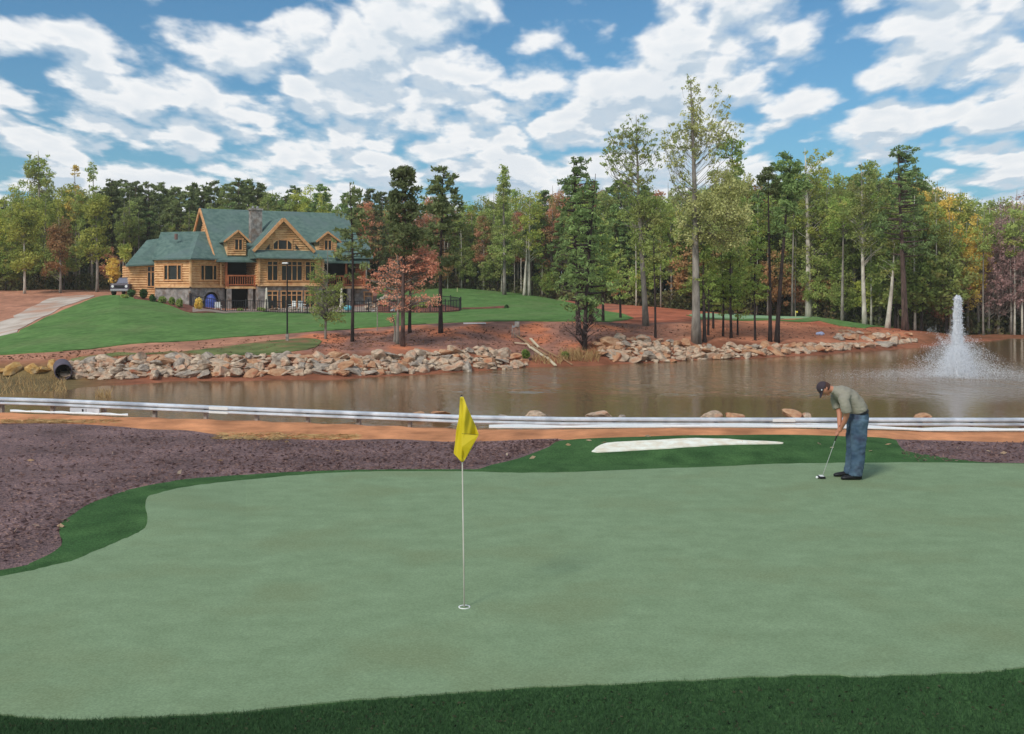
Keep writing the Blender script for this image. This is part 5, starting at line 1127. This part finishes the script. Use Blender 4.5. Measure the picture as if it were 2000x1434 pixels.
# ------------------------------------------------------------------ flag, cup
def flagstick():
    b = G(907, 1197, 0); d = b.y; k = d/F; b.z = .044
    def q(px, y, dy=0): return Vector(((px-1000)*k, d+dy, CH-(y-HZ)*k))
    t = thing('golf_flag', b, 'thin pale flagstick with a drooping yellow flag in the cup of the green', 'golf flag')
    m_ = noise_mat('white_stick', col(196,188,172), col(214,208,196), 4, .5, 0)
    mb = MB(); mb.tube([b-Vector((0, 0, .08)), q(905, 1050), q(903, 900), q(901.4, 774)], [.0075, .007, .0062, .0055], 8); mb.build('pole', m_, t, True)
    mb = MB(); mb.sphere(q(901.3, 773), .009, 8, 6); mb.build('knob', 'black', t)
    rows = [(775, 899, 905), (783, 898.2, 908.5), (795, 897.6, 913), (817, 896.2, 922), (835, 892, 929.5), (848, 890.2, 935), (856, 889.6, 931.5), (869, 888.3, 925), (880, 886.6, 918.5), (887, 886.2, 914), (892, 891.5, 911.5), (897, 898, 908), (901, 902.3, 905)]
    yy = np.linspace(775, 901, 34); Lx = np.interp(yy, [r[0] for r in rows], [r[1] for r in rows]); Rx = np.interp(yy, [r[0] for r in rows], [r[2] for r in rows]); m = 26; vs = []
    for y, l, r in zip(yy, Lx, Rx):
        for i in range(m+1):
            s = i/m; x = l+(r-l)*s; g = (x-902)/16
            dy = -.012-.045*math.sin(g*2.5+.35+(y-780)*.006)*min(1, (y-775)/45)-.011*math.sin(g*7+y*.045)*min(1, (y-775)/45)-.006*math.sin(y*.11+g*3)
            vs.append(q(x, y, dy if x > 902 else dy*1.0-.01*(902-x)/8))
    mb = MB(); mb.add(vs, [(j*(m+1)+i, j*(m+1)+i+1, (j+1)*(m+1)+i+1, (j+1)*(m+1)+i) for j in range(33) for i in range(m)])
    ym, nt, N, L, B = newmat('yellow_nylon'); B.inputs['Base Color'].default_value = col(228,206,30,1.0); B.inputs['Roughness'].default_value = .55
    tr = N.new('ShaderNodeBsdfTranslucent'); tr.inputs[0].default_value = col(230,206,30); mx = N.new('ShaderNodeMixShader'); mx.inputs[0].default_value = .3
    L.new(B.outputs[0], mx.inputs[1]); L.new(tr.outputs[0], mx.inputs[2]); L.new(mx.outputs[0], N['Material Output'].inputs[0])
    fl = mb.build('flag', ym, t, True, recalc=False); fl.modifiers.new('s', 'SOLIDIFY').thickness = .0015
    mb = MB(); F2 = [(902.6, 845.5, -.045), (935.5, 848, -.05), (930, 857, -.052), (920, 873, -.06), (910, 893, -.05), (903, 870, -.075)]
    mb.slab([q(a, y, dy-.012) for a, y, dy in F2], (0, .003, 0)); mb.build('folded_corner', ym, t)
    mb = MB(); mb.tube([q(902.6, 845, -.062), q(935.3, 847.6, -.066)], .0016, 5); mb.tube([q(902.4, 778, -.02), q(903.2, 900, -.06)], .0014, 5); mb.build('seam', plain('dark_thread', col(120,104,30)), t)
    mb = MB(); mb.lathe(Vector((b.x, b.y, 0)), [(.045, .047), (.056, .052), (.057, .044), (.046, .0), (.044, -.08), (0, -.08)], 32)
    o = mb.build('golf_cup', 'white', smooth=True); tag(o, 'white rimmed hole cup at the foot of the yellow flag', 'golf hole')
flagstick()

# ------------------------------------------------------------------ the golfer
PD = CH*F/(939.5-HZ)
PX0 = (1660-1000)/F*PD
def GP(x, y, z): return Vector((PX0+x, PD+y, .044+z))
def fuse(mb, name, mat, parent, voxel=.012, wr=0, ws=9, smooth_it=2):
    o = mb.build(name+'_raw', mat, None); o.modifiers.new('r', 'REMESH').mode = 'VOXEL'; o.modifiers['r'].voxel_size = voxel
    s = o.modifiers.new('s', 'SMOOTH'); s.iterations = smooth_it; s.factor = .5
    dg = bpy.context.evaluated_depsgraph_get(); me = bpy.data.meshes.new_from_object(o.evaluated_get(dg)); bpy.data.objects.remove(o)
    if wr:
        for v in me.vertices:
            c = v.co; k = mnoise.noise(Vector((c.x*ws, c.y*ws, c.z*ws*.6)))+.5*mnoise.noise(Vector((c.x*ws*2.1, c.y*ws*2, c.z*ws*3)))
            v.co = c+v.normal*k*wr
    o3 = origin(parent)
    for v in me.vertices: v.co -= o3
    return link(name, me, mat, parent, True) if not me.materials else link(name, me, None, parent, True)
def loft(mb, rings, n=18):
    """rings: (x, z, half thickness in profile, half width, y) closed tube along a path in the x-z plane"""
    P = [Vector((r[0], 0, r[1])) for r in rings]; vs = []
    for i, r in enumerate(rings):
        t = (P[min(i+1, len(P)-1)]-P[max(i-1, 0)]).normalized(); nn = Vector((t.z, 0, -t.x)); y0 = r[4] if len(r) > 4 else 0
        for k in range(n):
            a = 2*math.pi*k/n; vs.append(GP(P[i].x+nn.x*math.cos(a)*r[2], y0+math.sin(a)*r[3], P[i].z+nn.z*math.cos(a)*r[2]))
    m = len(rings); mb.add(vs, [(i*n+k, i*n+(k+1) % n, (i+1)*n+(k+1) % n, (i+1)*n+k) for i in range(m-1) for k in range(n)]+[tuple(range(n)), tuple(range((m-1)*n, m*n))])
def golfer():
    t = thing('person', GP(0, 0, 0), 'golfer in grey shirt, jeans and dark cap bent over a putter', 'person')
    skin, nt, N, L, B = newmat('skin'); B.inputs['Base Color'].default_value = col(186,124,96); B.inputs['Roughness'].default_value = .55
    eu, ef = Vector((-.92, 0, .39)), Vector((-.39, 0, -.92)); HC = Vector((-.405, 0, 1.435))
    def hp(u, f, s=0): return GP(*(HC+eu*u+ef*f+Vector((0, s, 0))))
    grip = Vector((-.165, 0, .80)); gend = Vector((-.445, -.02, .035)); ga = (gend-grip).normalized()
    def body_arms(mb, fat=0):
        for s in (-1, 1):
            mb.tube([GP(-.16, s*.16, 1.33), GP(-.15, s*.205, 1.22), GP(-.115, s*.20, 1.08), GP(-.11, s*.175, 1.02), GP(-.13, s*.11, .90), GP(-.155, s*.045, .80), GP(-.17, s*.03, .755)], [.06, .052, .046, .043, .038, .027, .026], 12)
    mb = MB()
    loft(mb, [(.13, .95, .11, .15), (.10, 1.10, .10, .145), (.02, 1.22, .10, .16), (-.10, 1.33, .10, .17), (-.20, 1.385, .085, .15), (-.255, 1.41, .055, .07), (-.31, 1.425, .052, .055), (-.36, 1.435, .05, .05)])
    def hd(v): # skull, a little narrower at the jaw
        return v
    ce = hp(0, 0); vs = []
    m0 = MB(); m0.sphere((0, 0, 0), (1, 1, 1), 20, 14)
    for v in m0.v:
        u, f, s = v[2]*.118, v[0]*.095, v[1]*.076
        if u < 0: s *= 1-.28*(-u/.118)**1.5; f *= .94
        if u < -.03 and f > 0: f *= 1.06
        vs.append(hp(u, f+.004, s))
    mb.add(vs, m0.f)
    mb.tube([hp(.02, .085), hp(-.012, .112), hp(-.028, .098)], [.010, .014, .010], 8)      # nose
    mb.sphere(hp(-.092, .062), (.026, .026, .022), 10, 8)                                   # chin
    for s in (-1, 1): mb.sphere(hp(-.012, -.008, s*.077), (.012, .011, .026), 10, 8)
    body_arms(mb)
    # hands closed round the grip: palm, four curled fingers of unequal length and a thumb, each hand
    sx = Vector((0, 1, 0)); px_ = ga.cross(sx).normalized()
    for s, off in ((-1, .0), (1, .075)):
        c0_ = grip+ga*(off+.005)
        mb.sphere(GP(*(c0_+sx*s*.030+ga*.02)), (.030, .020, .045), 12, 8)
        mb.tube([GP(-.165, s*.035, .775), GP(*(c0_+sx*s*.028))], [.025, .026], 10)
        for i in range(4):
            h_ = c0_+ga*(-.018+.0215*i); L_ = (3.9, 4.5, 4.2, 3.4)[i]; pts = []
            for j in range(6):
                a = (j/5)*L_; rr = .024; v = sx*s*math.cos(a)*rr-px_*math.sin(a)*rr
                pts.append(GP(*(h_+v)))
            mb.tube(pts, [.0095, .0095, .009, .0085, .008, .006], 7)
        mb.tube([GP(*(c0_+sx*s*.028-ga*.01)), GP(*(c0_+px_*.022+sx*s*.012+ga*.02)), GP(*(c0_+px_*.021+ga*.05))], [.012, .010, .007], 7)
    fuse(mb, 'body', skin, t, .0065)
    # face details
    mb = MB()
    for s in (-1, 1): mb.sphere(hp(.012, .083, s*.030), .010, 8, 6)
    mb.build('eye', plain('dark_eye', col(50,40,36), .3), t); mb = MB()
    mb.tube([hp(-.058, .090, -.022), hp(-.060, .098, 0), hp(-.058, .090, .022)], [.004, .006, .004], 6); mb.build('mouth', plain('lips', col(150,80,70)), t)
    # hair round the back of the head
    mb = MB(); m0 = MB(); m0.sphere((0, 0, 0), (1, 1, 1), 20, 14); vs = []
    for v in m0.v:
        u, f, s = v[2]*.108-.006, min(v[0], .12)*.102, v[1]*.0805; vs.append(hp(max(u, -.055), f-.004, s))
    mb.add(vs, m0.f); fuse(mb, 'hair', plain('brown_hair', col(74,50,42), .8), t, .008)
    cap = plain('dark_cap_cloth', col(62,52,58), .85); mb = MB(); vs = []
    m0 = MB(); m0.sphere((0, 0, 0), (1, 1, 1), 22, 14)
    for v in m0.v:
        u, f, s = v[2]*.126, v[0]*.108, v[1]*.088; vs.append(hp(max(u, .022)+.006, f, s))
    mb.add(vs, m0.f)
    vs = []
    for k in range(15):
        a = -1.15+2.3*k/14; vs += [hp(.026-.02*math.cos(a)*.0, .09*math.cos(a), .084*math.sin(a)), hp(.018-.018*(math.cos(a)), .165*math.cos(a)+.012, .082*math.sin(a)), hp(.026, .165*math.cos(a)+.012-.002, .082*math.sin(a)) if 0 else hp(.026-.018*math.cos(a), .163*math.cos(a)+.012, .08*math.sin(a)), hp(.036, .09*math.cos(a), .084*math.sin(a))]
    mb.add(vs, [(4*k+i, 4*k+(i+1) % 4, 4*k+4+(i+1) % 4, 4*k+4+i) for k in range(14) for i in range(4)]+[(0, 1, 2, 3), (56, 57, 58, 59)])
    c_ = fuse(mb, 'cap', cap, t, .006)
    mb = MB(); mb.sphere(hp(.055, .045, -.078), .011, 8, 6); mb.build('badge', 'white', c_)
    # shirt
    sm = noise_mat('grey_shirt_cloth', col(134,128,114), col(156,150,134), 3, .9, .3, bscale=18, dist=.01)
    mb = MB()
    loft(mb, [(.15, 1.06, .145, .185), (.12, 1.11, .148, .19), (.075, 1.19, .145, .195), (.00, 1.275, .14, .205), (-.09, 1.335, .135, .215), (-.17, 1.368, .118, .20), (-.225, 1.392, .085, .13), (-.27, 1.41, .064, .072)], 24)
    for s in (-1, 1):
        mb.tube([GP(-.10, s*.15, 1.36), GP(-.165, s*.20, 1.27), GP(-.15, s*.225, 1.19), GP(-.12, s*.215, 1.095), GP(-.118, s*.213, 1.085)], [.085, .086, .080, .082, .080], 16)
    fuse(mb, 'shirt', sm, t, .010, .012, 10, 1)
    mb = MB(); loft(mb, [(-.262, 1.405, .070, .080), (-.290, 1.415, .064, .070)], 18); mb.build('collar', sm, t, True)
    mb = MB(); loft(mb, [(.146, 1.035, .150, .186), (.138, 1.065, .150, .186)], 24); mb.build('belt', 'black', t, True)
    # jeans
    jm = noise_mat('blue_denim', col(52,72,92), col(92,114,130), 3.5, .9, .35, bscale=40, dist=.004, c3=col(58,66,84), s3=5)
    mb = MB()
    loft(mb, [(.135, 1.045, .143, .18), (.135, .98, .160, .19), (.125, .90, .155, .19), (.11, .84, .13, .17)], 22)
    for s in (-1, 1):
        y = s*.105; loft(mb, [(.128, .95, .145, .10, y), (.11, .80, .135, .10, y), (.10, .64, .122, .095, y*1.12), (.095, .48, .112, .088, y*1.2), (.082, .32, .104, .084, y*1.25), (.06, .16, .100, .08, y*1.28), (.045, .075, .104, .082, y*1.3), (.045, .055, .10, .08, y*1.3)], 18)
    fuse(mb, 'jeans', jm, t, .010, .017, 8, 2)
    for s in (-1, 1):
        y = s*.137; mb = MB(); dx = -.03 if s > 0 else 0
        prof = [(.135, .045, .035, .035), (.11, .05, .05, .042), (.03, .05, .05, .046), (-.05, .04, .040, .048), (-.12, .034, .034, .046), (-.165, .03, .028, .036), (-.185, .026, .018, .02)]
        vs = []; n = 14
        for x, z, hz, hy in prof:
            for k in range(n):
                a = 2*math.pi*k/n; vs.append(GP(x+dx, y+math.cos(a)*hy, max(.002, z+math.sin(a)*hz)))
        mb.add(vs, [(i*n+k, i*n+(k+1) % n, (i+1)*n+(k+1) % n, (i+1)*n+k) for i in range(len(prof)-1) for k in range(n)]+[tuple(range(n)), tuple(range((len(prof)-1)*n, len(prof)*n))])
        mb.build('shoe', 'black', t, True)
    # putter
    p = thing('putter', GP(*gend), 'steel putter with a dark grip held by the golfer', 'putter')
    mb = MB(); a = grip-ga*.05; mb.tube([GP(*a), GP(*(grip+ga*.22))], [.014, .011], 8); mb.build('grip', 'black', p)
    mb = MB(); mb.tube([GP(*(grip+ga*.2)), GP(*gend)], .0055, 6); mb.build('shaft', plain('steel_shaft', col(190,190,180), .3, .6), p)
    mb = MB(); mb.box(GP(-.462, -.02, .022), (.10, .14, .036)); hd_ = mb.build('head', 'black', p); b_ = hd_.modifiers.new('b', 'BEVEL'); b_.width = .012; b_.segments = 3
    mb = MB(); mb.box(GP(-.462, -.02, .042), (.06, .11, .008)); mb.build('head_plate', 'white', hd_)
    mb = MB(); mb.sphere(GP(-.54, -.05, .0215), .0215, 14, 10); tag(mb.build('golf_ball', 'white', smooth=True), 'white golf ball lying in front of the putter head', 'golf ball')
golfer()

# ------------------------------------------------------------------ sky, sun, camera
SUN_EL, SUN_AZ = R(42), R(215)       # azimuth clockwise from +Y
w = bpy.data.worlds.new('World'); SC.world = w; w.use_nodes = True; nt = w.node_tree; N, L = nt.nodes, nt.links
bg = N['Background']; bg.inputs[1].default_value = .1
sk = N.new('ShaderNodeTexSky'); sk.sky_type = 'NISHITA'; sk.sun_disc = False; sk.sun_elevation = SUN_EL; sk.sun_rotation = SUN_AZ; sk.dust_density = 1.2
def vm(op, a, b=None):
    n = N.new('ShaderNodeVectorMath'); n.operation = op
    if hasattr(a, 'links'): L.new(a, n.inputs[0])
    else: n.inputs[0].default_value = a
    if b is not None:
        if hasattr(b, 'links'): L.new(b, n.inputs[1])
        else: n.inputs[1].default_value = b
    return n.outputs[0]
def mt(op, a, b=0, c=0, clampit=False):
    n = N.new('ShaderNodeMath'); n.operation = op; n.use_clamp = clampit
    for i, v in enumerate((a, b, c)):
        if hasattr(v, 'links'): L.new(v, n.inputs[i])
        else: n.inputs[i].default_value = v
    return n.outputs[0]
tc = N.new('ShaderNodeTexCoord'); sep = N.new('ShaderNodeSeparateXYZ'); L.new(tc.outputs['Generated'], sep.inputs[0])
X, Y, Z = sep.outputs
zc = mt('MAXIMUM', Z, 0); q = mt('ADD', zc, .16)
SEED = 240.9
def cloudp(dz):
    q2 = mt('ADD', q, dz)
    cb = N.new('ShaderNodeCombineXYZ'); L.new(mt('DIVIDE', X, q2), cb.inputs[0]); L.new(mt('MULTIPLY', mt('DIVIDE', Y, q2), .62), cb.inputs[1]); cb.inputs[2].default_value = 0
    return vm('ADD', cb.outputs[0], (SEED, 4.4, 0))
def cloudn(v, scale, detail, rough):
    n = N.new('ShaderNodeTexNoise'); n.noise_dimensions = '2D'; n.inputs['Scale'].default_value = scale; n.inputs['Detail'].default_value = detail; n.inputs['Roughness'].default_value = rough; L.new(v, n.inputs['Vector']); return n.outputs['Fac']
def dens(dz):
    v = cloudp(dz)
    wn = N.new('ShaderNodeTexNoise'); wn.inputs['Scale'].default_value = 5.5; wn.noise_dimensions = '2D'; wn.inputs['Detail'].default_value = 4; L.new(v, wn.inputs['Vector'])
    wv = vm('ADD', v, vm('MULTIPLY', wn.outputs['Color'], (.34, .34, .34)))
    vo = N.new('ShaderNodeTexVoronoi'); vo.voronoi_dimensions = '2D'; vo.feature = 'SMOOTH_F1'; vo.inputs['Scale'].default_value = 5.4; vo.inputs['Smoothness'].default_value = .35; L.new(wv, vo.inputs['Vector'])
    puff = mt('SUBTRACT', .80, vo.outputs['Distance'])
    return mt('ADD', mt('ADD', mt('MULTIPLY', cloudn(v, 2.5, 9, .56), .58), mt('MULTIPLY', cloudn(v, 1.0, 2, .5), .16)), mt('MULTIPLY', puff, .32))
d0, dup_ = dens(0), dens(.02)
def mrange(v, a, b, c, d):
    n = N.new('ShaderNodeMapRange'); n.interpolation_type = 'SMOOTHSTEP'; L.new(v, n.inputs[0])
    for i, k in enumerate((a, b, c, d)): n.inputs[i+1].default_value = k
    return n.outputs[0]
thr = mt('MULTIPLY_ADD', zc, .16, -.02)                 # a little more cover near the horizon
dd_ = mt('SUBTRACT', d0, thr)
mask = mrange(dd_, .362, .515, 0, 1)
lit = mrange(mt('SUBTRACT', d0, dup_), -.06, .05, 0, 1)
thick = mrange(dd_, .45, .66, 1, 0)
shade = mt('ADD', mt('MULTIPLY', lit, .7), mt('MULTIPLY', thick, .3), clampit=True)
cr = N.new('ShaderNodeValToRGB'); cr.color_ramp.elements[0].color = (4.2, 5.4, 6.6, 1); cr.color_ramp.elements[1].color = (8.8, 8.9, 9.0, 1); L.new(shade, cr.inputs[0])
tint = N.new('ShaderNodeMix'); tint.data_type = 'RGBA'; tint.blend_type = 'MULTIPLY'; tint.inputs[0].default_value = 1; L.new(sk.outputs[0], tint.inputs[6]); tint.inputs[7].default_value = (.46, .82, 1.0, 1)
hz = N.new('ShaderNodeMix'); hz.data_type = 'RGBA'; L.new(mrange(zc, 0, .16, .85, 0), hz.inputs[0]); L.new(tint.outputs[2], hz.inputs[6]); hz.inputs[7].default_value = (2.2, 4.4, 5.9, 1)
mx = N.new('ShaderNodeMix'); mx.data_type = 'RGBA'; L.new(mask, mx.inputs[0]); L.new(hz.outputs[2], mx.inputs[6]); L.new(cr.outputs[0], mx.inputs[7]); L.new(mx.outputs[2], bg.inputs[0])

mb = MB(); mb.box((0, 95, 16), (440, 230, 42)); hz_o = mb.build('haze', None); hm = bpy.data.materials.new('haze_air'); hm.use_nodes = True
hn = hm.node_tree; hn.nodes.clear(); ho = hn.nodes.new('ShaderNodeOutputMaterial'); pv = hn.nodes.new('ShaderNodeVolumePrincipled'); pv.inputs['Density'].default_value = .00045; pv.inputs['Color'].default_value = (.88, .86, .76, 1); pv.inputs['Anisotropy'].default_value = .2
hn.links.new(pv.outputs[0], ho.inputs['Volume']); hz_o.data.materials.append(hm); tag(hz_o, 'thin pale autumn haze over the pond and woods', 'haze', kind='stuff')
sl = bpy.data.lights.new('sun', 'SUN'); sl.energy = 2.3; sl.angle = R(13); sl.color = (1, .95, .88); so = bpy.data.objects.new('sun', sl); C.objects.link(so)
dirv = Vector((math.sin(SUN_AZ)*math.cos(SUN_EL), math.cos(SUN_AZ)*math.cos(SUN_EL), math.sin(SUN_EL)))
so.rotation_euler = dirv.to_track_quat('Z', 'Y').to_euler(); so.location = (0, 0, 60)
cd = bpy.data.cameras.new('camera'); cd.sensor_width = 36; cd.lens = 36*F/2000; cd.shift_y = -(717-HZ)/2000; cd.clip_end = 3000; cd.clip_start = .1
co_ = bpy.data.objects.new('camera', cd); C.objects.link(co_); co_.location = (0, 0, CH); co_.rotation_euler = (R(90), 0, 0); SC.camera = co_
SC.view_settings.view_transform = 'Standard'; SC.view_settings.look = 'None'; SC.view_settings.exposure = .14; SC.view_settings.gamma = 1
SC.cycles.max_bounces = 6; SC.cycles.transparent_max_bounces = 8
